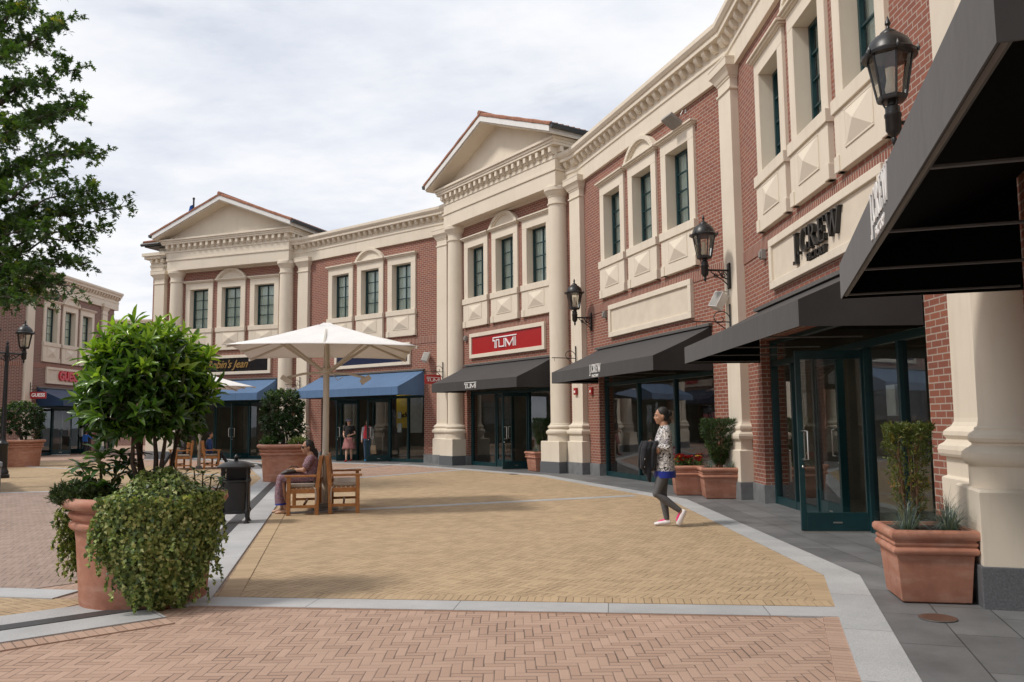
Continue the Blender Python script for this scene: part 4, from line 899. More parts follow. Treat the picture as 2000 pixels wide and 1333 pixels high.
# ------------------------------------------------------------------ foliage helpers
def leafmesh(name,leaves,mat,parent=None,M=None,shape='lance',fold=.25,curl=.25):
    """leaves: (pos, dir, normal, length, width, tint)"""
    vs=[];fs=[];tn=[]
    for p,d,nrm,l,w,t in leaves:
        d=d.normalized(); s=d.cross(nrm)
        if s.length<1e-5: s=d.orthogonal()
        s.normalize(); n=s.cross(d); b=len(vs)
        if shape=='lance':
            m=p+d*l*.48+n*l*curl*.30; e=p+d*l-n*l*curl*.25; q=p+d*l*.2+n*l*curl*.1; h=n*w*fold; k=p+d*l*.76+n*l*curl*.14
            vs+= [p,q+s*w*.36+h,q-s*w*.36+h,m+s*w*.5+h,m-s*w*.5+h,e,m,k+s*w*.34+h,k-s*w*.34+h]
            fs+= [(b,b+6,b+3,b+1),(b,b+2,b+4,b+6),(b+6,b+5,b+7,b+3),(b+6,b+4,b+8,b+5)]; tn+= [t]*4
        elif shape=='oak':
            def P(a,c): return p+d*l*a+s*w*c+n*(l*.12*sin(a*3))
            vs+= [P(0,0),P(.22,.12),P(.30,.48),P(.42,.14),P(.62,.55),P(.66,.16),P(1,0),P(.66,-.16),P(.62,-.55),P(.42,-.14),P(.30,-.48),P(.22,-.12)]
            fs.append(tuple(range(b,b+12))); tn.append(t)
        elif shape=='ivy':
            def P(a,c,z=0): return p+d*l*a+s*w*c+n*l*z
            vs+= [P(0,0,.1),P(-.1,.42),P(.35,.5),P(.55,.25,.08),P(1,0,-.1),P(.55,-.25,.08),P(.35,-.5),P(-.1,-.42)]
            fs.append(tuple(range(b,b+8))); tn.append(t)
        else:   # blade
            vs+= [p-s*w*.5,p+s*w*.5,p+d*l*.55+s*w*.4+n*l*.12,p+d*l*.55-s*w*.4+n*l*.12,p+d*l-n*l*curl*.4]
            fs+= [(b,b+1,b+2,b+3),(b+3,b+2,b+4)]; tn+= [t]*2
    me=bpy.data.meshes.new(name); me.from_pydata([tuple(v) for v in vs],[],fs)
    a=me.attributes.new('tint','FLOAT','FACE'); a.data.foreach_set('value',tn); me.materials.append(mat); me.shade_smooth()
    return link(name,me,parent,M)
rnd=random.Random(7)
def rv(r=rnd): 
    while True:
        v=Vector((r.uniform(-1,1),r.uniform(-1,1),r.uniform(-1,1)))
        if .01<v.length<1: return v.normalized()
MT.update(
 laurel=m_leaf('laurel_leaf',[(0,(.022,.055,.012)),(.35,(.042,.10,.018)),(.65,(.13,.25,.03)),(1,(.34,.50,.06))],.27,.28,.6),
 laureld=m_leaf('laurel_leaf_dark',[(0,(.014,.034,.010)),(.6,(.030,.066,.016)),(1,(.10,.17,.028))],.32,.18,.5),
 rhodo=m_leaf('rhododendron_leaf',[(0,(.028,.070,.026)),(.6,(.06,.13,.035)),(1,(.16,.24,.04))],.35,.2),
 ivy=m_leaf('ivy_leaf',[(0,(.04,.08,.02)),(.35,(.105,.17,.038)),(.7,(.29,.36,.10)),(1,(.52,.54,.24))],.45,.25),
 juni=m_leaf('juniper_leaf',[(0,(.016,.034,.010)),(1,(.05,.085,.018))],.6,.15),
 yew=m_leaf('yew_leaf',[(0,(.014,.036,.008)),(.6,(.035,.075,.012)),(1,(.085,.14,.02))],.5,.18),
 yewb=m_leaf('yew_leaf_browning',[(0,(.045,.075,.014)),(.55,(.11,.135,.02)),(.8,(.20,.16,.03)),(1,(.32,.15,.04))],.55,.25),
 fescue=m_leaf('blue_fescue',[(0,(.085,.125,.12)),(.6,(.17,.23,.22)),(1,(.33,.33,.20))],.55,.15),
 oak=m_leaf('oak_leaf',[(0,(.022,.052,.014)),(.6,(.058,.115,.022)),(.9,(.13,.19,.03)),(1,(.32,.29,.05))],.42,.35),
 redpetal=m_leaf('red_petal',[(0,(.20,.004,.006)),(1,(.42,.012,.014))],.5,.2), yellowpetal=m_leaf('yellow_petal',[(0,(.7,.42,.02)),(1,(.8,.55,.04))],.5,.2))
# ------------------------------------------------------------------ round terracotta pots
POT=[(.55,0),(.555,.015),(.60,.60),(.615,.70),(.645,.705),(.665,.73),(.662,.755),(.63,.775),(.625,.785),(.655,.80),(.672,.825),(.668,.85),(.635,.865),(.635,.88),(.665,.885),(.715,.905),(.735,.94),(.725,.975),(.69,.995),(.63,.99),(.615,.95),(.61,.90)]
def round_pot(M,label,sc_=1):
    r=thing('terracotta_pot',label,'plant pot',M,'round terracotta pots'); g=G(); g.lathe([(a*sc_,z*sc_) for a,z in POT],64,cap=False); g.lathe([(.0,.001),(.55*sc_,.001)],48,cap=False); g.build('pot',MT['terra'],r,M,smooth=True,angle=50)
    g=G(); n=26
    for i in range(n):
        for j in range(3):
            r0,r1=.62*sc_*j/3,.62*sc_*(j+1)/3; a,b=2*pi*i/n,2*pi*(i+1)/n
            z=lambda r,a:(.90+.05*(1-r/.62/sc_))*sc_+.015*sin(5*a+9*r)
            g.face([(r0*cos(a),r0*sin(a),z(r0,a)),(r1*cos(a),r1*sin(a),z(r1,a)),(r1*cos(b),r1*sin(b),z(r1,b)),(r0*cos(b),r0*sin(b),z(r0,b))])
    g.build('soil',MT['soil'],r,M); return r
NP=Vector((-3.265,7.46)); NM=T(NP.x,NP.y)@Matrix.Scale(.93,4)
round_pot(NM,'large round terracotta pot in the near foreground, draped with ivy')
BP=Vector((-6.10,22.25)); round_pot(T(BP.x,BP.y),'round terracotta pot behind the seated woman and the black bin',1.0)
LPt=Vector((-18.8,31.9)); round_pot(T(LPt.x,LPt.y),'round terracotta pot at the left edge behind the lamp post',1.03)
# ------------------------------------------------------------------ shrubs in them
def shrub(name,label,cat,M,ctr,rad,nshoot,mat,leaf=(.13,.042),per=9,stems=5,zbase=.95,top=.55,seed=3,sq=2.6,group=None,low=.35,sprigs=0):
    """multi-stemmed leafy shrub: whorls of leaves at shoot tips through the crown"""
    r_=random.Random(seed); root=thing(name,label,cat,M,group); C=Vector(ctr); Rr=Vector(rad); g=G()
    for k in range(stems):
        a=2*pi*k/stems+r_.uniform(-.4,.4); q=r_.uniform(.15,.75); e=C+Vector((cos(a)*Rr.x*q,sin(a)*Rr.y*q,-Rr.z*r_.uniform(-.2,.45)))
        b=Vector((.07*cos(a),.07*sin(a),zbase-.05)); m=b.lerp(e,.5)+Vector((r_.uniform(-.05,.05),r_.uniform(-.05,.05),-.02)); g.tube([b,b.lerp(m,.5)+Vector((.012,.01,0)),m,m.lerp(e,.5)+Vector((-.01,.012,.01)),e],[.032,.028,.022,.016,.008],7)
        for u in range(3): f=m.lerp(e,r_.random()); g.tube([f,f+rv(r_)*.22+Vector((0,0,.1))],[.010,.004],5)
    L=[]
    for k in range(nshoot+sprigs):
        v=rv(r_); spr=k>=nshoot
        if v.z<-.75 or (spr and v.z<-.35): continue
        # squarish clipped crown
        e=(abs(v.x/1)**sq+abs(v.y)**sq+abs(v.z)**sq)**(-1/sq); rad_=r_.uniform(.5,1.0)**.45 if not spr else r_.uniform(1.05,1.24)
        lump=1+.13*noise.noise(v*2.3+Vector((seed,0,0)))+.06*noise.noise(v*6+Vector((0,seed,0)))
        p=C+Vector((v.x*Rr.x,v.y*Rr.y,v.z*Rr.z))*e*rad_*lump
        out=(Vector((v.x,v.y,v.z*.8))+Vector((0,0,.55))+rv(r_)*.45).normalized()
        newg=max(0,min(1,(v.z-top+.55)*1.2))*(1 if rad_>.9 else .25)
        if spr: newg=min(1,newg+.3); g.tube([p-out*.16,p,p+out*leaf[0]*.5],[.005,.004,.002],4)
        base=r_.random()
        for i in range(per):
            a=i*2.4+base*6; side=out.orthogonal().normalized(); side.rotate(Matrix.Rotation(a,3,out)) if False else None
            q=Matrix.Rotation(a,3,out)@out.orthogonal().normalized(); f=i/per
            d=(q*(1-.55*f)+out*(.35+.75*f)-Vector((0,0,.28*(1-f)))).normalized(); nr=(out*1.0-q*.4)
            l=leaf[0]*r_.uniform(.7,1.2)*(.75+.35*(1-abs(f-.5))); pp=p+out*(f*leaf[0]*.5-.03)
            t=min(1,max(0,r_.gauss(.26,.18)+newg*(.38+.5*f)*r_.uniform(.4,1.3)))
            L.append((pp,d,nr,l,leaf[1]*r_.uniform(.8,1.15),t))
    leafmesh('foliage',L,MT[mat],root,M)
    g.build('stems',MT['bark2'],root,M,smooth=True)
    return root
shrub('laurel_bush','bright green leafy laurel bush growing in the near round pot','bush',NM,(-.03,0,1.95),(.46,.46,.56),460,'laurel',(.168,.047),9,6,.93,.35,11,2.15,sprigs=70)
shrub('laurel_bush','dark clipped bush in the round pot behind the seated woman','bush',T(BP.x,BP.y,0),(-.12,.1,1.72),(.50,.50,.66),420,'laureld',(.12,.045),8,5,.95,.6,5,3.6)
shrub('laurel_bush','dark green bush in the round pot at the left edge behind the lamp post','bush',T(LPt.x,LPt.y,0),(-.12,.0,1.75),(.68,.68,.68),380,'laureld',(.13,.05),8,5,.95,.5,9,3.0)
# rhododendrons and low fillers
def rosette(label,M,stems,mat,seed,leaf=(.15,.05),name='rhododendron',cat='plant',per=9):
    r_=random.Random(seed); root=thing(name,label,cat,M); g=G(); L=[]
    for (x,y,z0,tx,ty,tz) in stems:
        g.tube([(x,y,z0),(x+(tx-x)*.4,y+(ty-y)*.4,z0+(tz-z0)*.55),(tx,ty,tz)],[.010,.008,.006],6)
        for lev,(zz,n) in enumerate(((0,per),(-.09,per-3))):
            for i in range(n):
                a=i*2*pi/n+r_.uniform(-.3,.3); d=Vector((cos(a),sin(a),r_.uniform(-.55,.75)-.25*lev)); l=leaf[0]*r_.uniform(.75,1.15)
                L.append((Vector((tx,ty,tz+zz)),d,Vector((0,0,1)),l,leaf[1]*r_.uniform(.85,1.15),min(1,max(0,r_.gauss(.55-.2*lev,.2)))))
    g.build('stems',MT['rhostem'],root,M,smooth=True); leafmesh('foliage',L,MT[mat],root,M,fold=.15,curl=.2); return root
MT['rhostem']=plain('green_stem',(.13,.12,.04),.6)
M=NM
rosette('upright rhododendron with whorled leaves at the left side of the near pot',M,[(-.42,-.12,.93,-.56,-.18,1.26),(-.40,-.05,.93,-.47,-.05,1.40),(-.38,-.16,.93,-.36,-.22,1.33),(-.34,-.02,.93,-.24,-.06,1.36),(-.36,.0,.93,-.33,.05,1.24),(-.38,-.1,.93,-.17,-.02,1.28),(-.44,-.2,.93,-.47,-.30,1.12),(-.30,-.2,.93,-.30,-.33,1.05),(-.4,-.2,.93,-.40,-.36,1.02)],'rhodo',21,(.165,.062),per=11)
rosette('low leafy green plant between the trunk and the rhododendron in the near pot',M,[(-.15+.12*cos(k*2.1),-.22+.14*sin(k*1.7),.93,-.17+.21*cos(k*2.1),-.26+.16*sin(k*1.7),1.02+.10*((k*37)%5)/5) for k in range(9)],'rhodo',22,(.10,.036),'green_plant','plant',10)
rosette('small leafy green sprig at the right side of the near pot behind the ivy',M,[(.40+.05*k,.0+.03*k,.93,.36+.07*k,-.02+.04*k,1.10+.035*((k*3)%4)) for k in range(5)],'rhodo',23,(.085,.028),'green_sprig','plant',9)
def juniper(label,M,ctr,rad,n,seed,mat='juni',name='juniper',l=(.05,.012)):
    r_=random.Random(seed); root=thing(name,label,'plant',M); g=G(); L=[]; C=Vector(ctr)
    for k in range(8): a=k*.8; g.tube([C+Vector((0,0,-rad[2]*.5)),C+Vector((cos(a)*rad[0]*.8,sin(a)*rad[1]*.8,rad[2]*.3))],[.008,.003],5)
    g.build('stems',MT['bark2'],root,M)
    for k in range(n):
        v=rv(r_); v.z=abs(v.z)*r_.choice((1,1,-.5)); p=C+Vector((v.x*rad[0],v.y*rad[1],v.z*rad[2]))*r_.uniform(.6,1.05); ax=(v+Vector((0,0,.9))+rv(r_)*.4).normalized()
        for i in range(7): L.append((p+ax*(.012*i),(rv(r_)*.9+ax).normalized(),rv(r_),l[0]*r_.uniform(.6,1.1),l[1],r_.random()))
    leafmesh('foliage',L,MT[mat],root,M,shape='blade'); return root
juniper('low dark green juniper over the left rim of the near pot',M,(-.46,-.32,.97),(.25,.22,.12),420,31)
juniper('spiky grey green lavender behind the trunk in the near pot',M,(.22,-.12,.99),(.16,.16,.16),160,33,'fescue','lavender',(.10,.008))
rosette('leafy sprig at the right of the pot behind the seated woman',T(BP.x,BP.y,0),[(.38+.05*cos(k*2),.0+.1*sin(k*2),.93,.40+.17*cos(k*2),.05+.1*sin(k*2),1.12+.06*k) for k in range(6)],'laureld',24,(.10,.032),'green_sprig','plant',10)
juniper('rounded low ivy mound on the right rim of the pot behind the seated woman',T(BP.x,BP.y,0),(.42,-.25,1.0),(.24,.2,.12),160,34,'ivy','ivy_mound',(.05,.03))
juniper('low green filler on the left of the pot behind the seated woman',T(BP.x,BP.y,0),(-.34,-.22,1.02),(.2,.2,.14),160,35,'rhodo','green_filler',(.07,.025))
rosette('leafy sprig at the right of the pot at the left edge',T(LPt.x,LPt.y,0),[(.38+.05*cos(k*2),.0+.1*sin(k*2),.93,.42+.2*cos(k*2),.05+.1*sin(k*2),1.15+.07*k) for k in range(6)],'laureld',25,(.11,.035),'green_sprig','plant',10)
# ivy draping over the near pot
def ivy(label,M,phi0,phi1,drop,n,seed,dome=.18,bulge=.16):
    r_=random.Random(seed); root=thing('ivy',label,'ivy',M); L=[]; g=G(); vines=[]
    prof=lambda z: .55+.17*(z/.98)
    def surf(phi,s):   # s 0..1 from soil over the rim down to the hanging ends
        t=(phi-phi0)/(phi1-phi0); env=sin(pi*min(1,max(0,t)))**.6
        dr=drop*(.42+.58*env)*(1+.22*noise.noise(Vector((phi*4.1,seed,0))))
        lump=1+.40*noise.noise(Vector((phi*3.4,s*4.3,seed)))+.25*noise.noise(Vector((phi*8,s*10,seed)))
        if s<.30:
            k=s/.30; rr=.20+.52*k; z=.98+dome*env*lump*sin(pi*(.34+.60*k))
        else:
            k=(s-.30)/.70; z=.99-dr*k*1.0+.03; rr=max(prof(max(0,z)),.56)+.03+bulge*env*lump*sin(pi*min(1,.16+.76*k))
        return Vector((rr*cos(phi),rr*sin(phi),z))
    for k in range(n):
        phi=r_.uniform(phi0,phi1); s=r_.random()**.85; p=surf(phi,s); e=.01
        du=(surf(phi+e,s)-p); dv=(surf(phi,min(1,s+e))-p)
        if du.length<1e-6 or dv.length<1e-6: continue
        nr=du.cross(dv).normalized()*(-1); 
        if nr.dot(Vector((cos(phi),sin(phi),.5)))<0: nr=-nr
        p=p+nr*r_.uniform(-.06,.025); d=(dv.normalized()*.6+rv(r_)*.8); d=(d-nr*d.dot(nr)*.6).normalized()
        l=r_.uniform(.024,.042); big=.5+.5*noise.noise(Vector((phi*4,s*5,seed+3)))
        L.append((p,d,(nr+rv(r_)*.55).normalized(),l,l*.95,min(1,max(0,r_.gauss(.50+.3*(big-.5),.27)))))
    for k in range(80):
        phi=r_.uniform(phi0-.05,phi1+.05); s0=r_.uniform(.5,.95); pts=[]; out=r_.uniform(.02,.13)
        b=surf(phi,s0); q=Vector((cos(phi),sin(phi),0)); m=r_.randint(5,10)
        for i in range(m): pts.append(b+q*out*sin(i/m*2)+Vector((0,0,-.028*i))+rv(r_)*.006)
        g.tube(pts,.0022,4)
        for p in pts:
            for u in range(2): l=r_.uniform(.026,.042); L.append((p,(rv(r_)+q*.4).normalized(),(q+rv(r_)*.6+Vector((0,0,.4))).normalized(),l,l,min(1,max(0,r_.gauss(.5,.25)))))
    # inner mat of stems
    for k in range(60):
        phi=r_.uniform(phi0,phi1); g.tube([surf(phi+.03*sin(i+k),i/9)-Vector((cos(phi),sin(phi),0))*.05 for i in range(10)],.004,4)
    g.build('stems',MT['bark2'],root,M); leafmesh('foliage',L,MT['ivy'],root,M,shape='ivy'); return root
ivy('thick variegated ivy cascading over the front right of the near pot almost to the paving',NM,R(-100),R(-5),1.02,10500,41,.24,.075)
ivy('narrow ivy hanging down the left back side of the near pot',NM,R(158),R(190),.78,1000,43,.0,.02)
# ------------------------------------------------------------------ square planters
def sq_planter(M,label,near=False):
    r=thing('square_planter',label,'planter',M,'square terracotta planters'); g=G()
    def pr(h,z): return (h,-h,h,z)
    g.frust([pr(.305,.012),pr(.31,.02),pr(.345,.395),pr(.370,.40),pr(.382,.415),pr(.384,.435),pr(.370,.455),pr(.357,.46),pr(.368,.468),pr(.376,.482),pr(.374,.497),pr(.36,.505),pr(.365,.512),pr(.390,.525),pr(.402,.55),pr(.398,.58),pr(.38,.595),pr(.34,.598),pr(.335,.55)])
    g.box(-.27,.27,-.27,.27,0,.012)
    g.build('pot',MT['terra'],r,M,smooth=True,angle=60,bevel=.012)
    g=G(); g.box(-.33,.33,-.33,.33,.552,.57); g.build('soil',MT['soil'],r,M); return r
def fescue(label,M,spots,seed,n=150):
    r_=random.Random(seed); root=thing('blue_fescue',label,'ornamental grass',M); L=[]; g=G()
    for (x,y,h) in spots:
        g.lathe([(.05,.56),(.03,.60),(0,.61)],8,(x,y))
        for k in range(n):
            a=r_.uniform(0,2*pi); t=r_.random()**.6; d=Vector((cos(a)*t,sin(a)*t,1.05-.75*t)).normalized()
            L.append((Vector((x+.035*cos(a),y+.035*sin(a),.565)),d,Vector((-cos(a)*.3,-sin(a)*.3,1)),h*r_.uniform(.65,1.2),.0055,min(1,max(0,r_.gauss(.4,.25)))))
    g.build('crown',MT['soil'],root,M); leafmesh('blades',L,MT['fescue'],root,M,shape='blade',curl=.5); return root
def topiary(label,M,mat,seed,prof,n,stems=6,lean=0,name='yew_topiary',leafz=0):
    """clipped conifer widening upward: prof list of (z, rx, ry)"""
    r_=random.Random(seed); root=thing(name,label,'topiary',M); g=G(); L=[]
    z0,z1=prof[0][0],prof[-1][0]
    def rad(z):
        for a,b in zip(prof,prof[1:]):
            if a[0]<=z<=b[0]: t=(z-a[0])/(b[0]-a[0]); return a[1]+(b[1]-a[1])*t,a[2]+(b[2]-a[2])*t
        return prof[-1][1:]
    for k in range(stems):
        a=2*pi*k/stems+.4; rx,ry=rad(z1-.05); q=r_.uniform(.35,.85)
        pts=[(.05*cos(a),.05*sin(a),.56)]+[((rad(z)[0]*q*cos(a)+r_.uniform(-.012,.012)),rad(z)[1]*q*sin(a)+r_.uniform(-.012,.012),z) for z in [z0+(z1-z0)*i/6 for i in range(1,6)]]
        g.tube(pts,[.014,.012,.010,.008,.006,.004],6)
        for i in range(5):
            p=Vector(pts[r_.randint(1,5)]); g.tube([p,p+Vector((cos(a+r_.uniform(-1,1))*.09,sin(a+r_.uniform(-1,1))*.09,.10))],[.005,.002],4)
    g.build('stems',MT['yewbark'],root,M,smooth=True)
    for k in range(n):
        z=z0+(z1-z0)*(1-r_.random()**(1.35+leafz)); rx,ry=rad(z); a=r_.uniform(0,2*pi); q=r_.random()**.33
        lump=1+.20*noise.noise(Vector((cos(a)*2,sin(a)*2,z*6+seed)))
        # flat clipped square-ish section
        sqr=(abs(cos(a))**3.2+abs(sin(a))**3.2)**(-1/3.2)
        p=Vector((rx*cos(a)*sqr,ry*sin(a)*sqr,0))*q*lump+Vector((0,0,z+r_.uniform(-.015,.015)))
        ax=(Vector((cos(a)*.7,sin(a)*.7,.7))+rv(r_)*.6).normalized(); tb=r_.gauss(.35,.2)+(.35 if (z-z0)/(z1-z0)<.45 and r_.random()<.45 else 0)
        for i in range(6): L.append((p+ax*.010*i,(rv(r_)+ax*.7).normalized(),rv(r_),r_.uniform(.022,.042),.010,min(1,max(0,tb+r_.uniform(-.12,.12)))))
    leafmesh('foliage',L,MT[mat],root,M,shape='blade',curl=.1); return root
MT['yewbark']=plain('yew_bark',(.14,.075,.04),.85,var=.3,nscale=30,bmp=.4)
def at(b,s,off,rot=0):
    p=Wp(b,s,off); return T(p.x,p.y,.010,th[b]+pi+rot)
S1=T(3.50,7.17,.010,R(-11))@Matrix.Diagonal((.855,.855,1,1)); sq_planter(S1,'square terracotta planter in the right foreground beside the grey column base')
topiary('sparse browning upright conifer in the right foreground planter',S1@Matrix.Translation((-.11,0,0)),'yewb',51,[(.64,.08,.08),(.80,.13,.11),(1.05,.17,.15),(1.33,.20,.17),(1.42,.19,.16)],900,9,leafz=1.3)
fescue('two spiky blue grass tufts in the right foreground planter',S1,[(-.20,-.18,.34),(.17,-.20,.30),(.26,.10,.36)],52,190)
S2=T(4.03,16.42-.12,.010,R(-6)); sq_planter(S2,'square terracotta planter with a clipped yew, front one of the pair by the corner pilaster')
S3=T(3.62,17.10,.010,R(-6)); sq_planter(S3,'square terracotta planter with red flowers, behind the one with the yew')
TOP=[(.64,.08,.08),(.80,.15,.14),(1.05,.25,.22),(1.28,.31,.27),(1.50,.30,.27)]
topiary('dense dark green clipped yew beside the red flowers',S2,'yew',53,TOP,2600,7)
fescue('blue grass round the foot of the clipped yew beside the red flowers',S2,[(-.22,-.2,.22),(.2,-.22,.2),(.25,.1,.22)],54,110)
def flowers(label,M,n,seed):
    r_=random.Random(seed); root=thing('red_flowers',label,'flowers',M); L=[];P=[];Y=[]
    g=G(); 
    for k in range(n):
        x,y=r_.uniform(-.33,.33),r_.uniform(-.33,.33); z=.66+r_.uniform(0,.14); g.tube([(x*.8,y*.8,.56),(x,y,z)],.003,4)
        for i in range(7): a=i*2*pi/7; (P if k%14 else Y).append((Vector((x,y,z)),Vector((cos(a),sin(a),.35)),Vector((0,0,1)),.050,.045,r_.random()))
        for i in range(3): a=r_.uniform(0,6); (P if k%14 else Y).append((Vector((x,y,z+.01)),Vector((cos(a)*.5,sin(a)*.5,1)),Vector((cos(a),sin(a),0)),.03,.035,r_.random()))
        for i in range(7): L.append((Vector((x,y,z-r_.uniform(.04,.12))),rv(r_),Vector((0,0,1)),.06,.025,r_.random()))
    g.build('stalks',MT['rhostem'],root,M); leafmesh('leaves',L,MT['rhodo'],root,M); leafmesh('red_blooms',P,MT['redpetal'],root,M); leafmesh('yellow_blooms',Y,MT['yellowpetal'],root,M); return root
flowers('dense red flowers with one yellow bloom, in the square planter beside the clipped yew',S3,70,55)
S4=T(.86,25.55,.010,R(22)); sq_planter(S4,'square terracotta planter right of the middle glass doors, under the black awning with white letters')
topiary('clipped yew in the planter right of the middle glass doors',S4,'yew',56,[(.78,.06,.06),(.92,.12,.12),(1.15,.22,.20),(1.35,.25,.23),(1.58,.25,.23)],1600,8)
fescue('blue grass under the clipped yew right of the middle glass doors',S4,[(-.24,-.15,.3),(.2,-.22,.24)],57,90)
S5=T(-2.82,31.35,.010,R(40)); sq_planter(S5,'square terracotta planter beside the left tall column, right of the blue awning')
topiary('tall clipped yew in the planter beside the left tall column',S5,'yew',58,[(.74,.06,.06),(.90,.12,.12),(1.15,.21,.20),(1.40,.25,.23),(1.72,.25,.23)],1500,8)
fescue('blue grass under the clipped yew beside the left tall column',S5,[(-.24,-.15,.26),(.2,-.22,.24)],59,80)
# ------------------------------------------------------------------ big tree on the left: trunk stands in the stone planter, outside the frame
def pix(x,y,D):
    """point at depth D that the plan survey gives for a photo reading (used once to size the crown)"""
    cr,sr=cos(.0103093),sin(.0103093); a,b=x-1000,y-666.5; u=cr*a-sr*b; v=sr*a+cr*b; d=Vector((u/1611.2,1,-v/1611.2)); cp,sp=cos(.0971271),sin(.0971271)
    e=Vector((d.x,d.y*cp-d.z*sp,d.y*sp+d.z*cp)); return Vector((0,0,H))+e*(D/e.y)
def tree():
    r_=random.Random(77); M=T(-14.2,20.6,.72); root=thing('oak_tree','tall green oak tree whose leafy branches hang in from the left edge','tree',M); Mi=Matrix.Translation((-14.2,-20.6+41.2-20.6,0))
    base=Vector((-14.2,20.6,.72)); g=G(); L=[]
    tk=[base,base+Vector((.1,-.1,2.5)),base+Vector((.2,-.1,5)),base+Vector((.15,-.2,8)),base+Vector((.1,-.1,11.5)),base+Vector((.15,0,14))]
    g.tube([p-base for p in tk],[.24,.19,.16,.12,.08,.04],12)
    tips=[(60,15,18),(118,50,18.6),(135,38,17.6),(150,140,18.2),(95,150,17.0),(160,210,17.6),(120,235,18.8),(55,250,17.2),(165,205,19),(180,300,17.5),(198,300,18.5),(120,330,17),(60,330,18.6),(215,395,17.8),(248,402,18.2),(180,375,17.0),(130,420,18.4),(205,452,17.6),(165,470,18.4),(90,450,17.2),(40,440,18.6),(140,512,17.8),(170,520,18.5),(60,520,17.4),(150,560,17.2),(100,560,18),(40,585,17.6),(20,100,17),(30,180,18.2),(20,380,17.6),(10,500,18),(-60,60,18),(-60,200,19),(-70,330,17),(-60,450,18),(-90,-60,18),(60,-60,18.2),(0,-140,19),(110,-40,17.6),(-150,-150,20)]
    # off-frame branches on the far side of the trunk
    for k in range(20): a=r_.uniform(1.2,4.6); tips.append(base+Vector((cos(a)*r_.uniform(1.5,5.2),sin(a)*r_.uniform(1.5,5.0),r_.uniform(3.5,13))))
    for t in tips:
        e=pix(*t) if isinstance(t,tuple) else Vector(t)
        hz=min(base.z+12.5,max(base.z+2.6,e.z-.2-.05*(e-base).length)); k=min(4,max(0,int((hz-base.z)/2.8))); f=(hz-tk[k].z)/(tk[k+1].z-tk[k].z) if k<5 else 0
        s=tk[k].lerp(tk[k+1],max(0,min(1,f))); c=[s.lerp(e,u)+Vector((0,0,.55*sin(pi*u)*(.5+.4*r_.random())))+rv(r_)*.14*u for u in [i/7 for i in range(8)]]; c[-1]=e
        g.tube([p-base for p in c],[.042*(1-i/8)+.004 for i in range(8)],6)
        vis=isinstance(t,tuple)
        for u in range(30 if vis else 14):
            fr=r_.uniform(.30,1.0)**.8; i=min(6,int(fr*7)); p=c[i].lerp(c[i+1],fr*7-i); d=((e-s).normalized()+rv(r_)*.95+Vector((0,0,.05))).normalized(); l=r_.uniform(.22,.66)*(1.15-.45*fr)
            q=[p,p+d*l*.5+Vector((0,0,.04)),p+d*l-Vector((0,0,.05))]; g.tube([x-base for x in q],[.007,.005,.002],4)
            tb=r_.gauss(.38,.16)
            for v in range(16 if vis else 10):
                w=r_.random()**.7; pp=q[0].lerp(q[1],w*2) if w<.5 else q[1].lerp(q[2],w*2-1); dd=(d*.6+rv(r_)+Vector((0,0,-.15))).normalized(); ll=r_.uniform(.11,.18)
                L.append((pp-base+rv(r_)*.03,dd,(Vector((0,0,1))+rv(r_)*.7).normalized(),ll,ll*.72,min(1,max(0,tb+r_.gauss(0,.14)))))
    g.build('trunk',MT['bark'],root,M,smooth=True); leafmesh('crown',L,MT['oak'],root,M,shape='oak'); return root
tree()
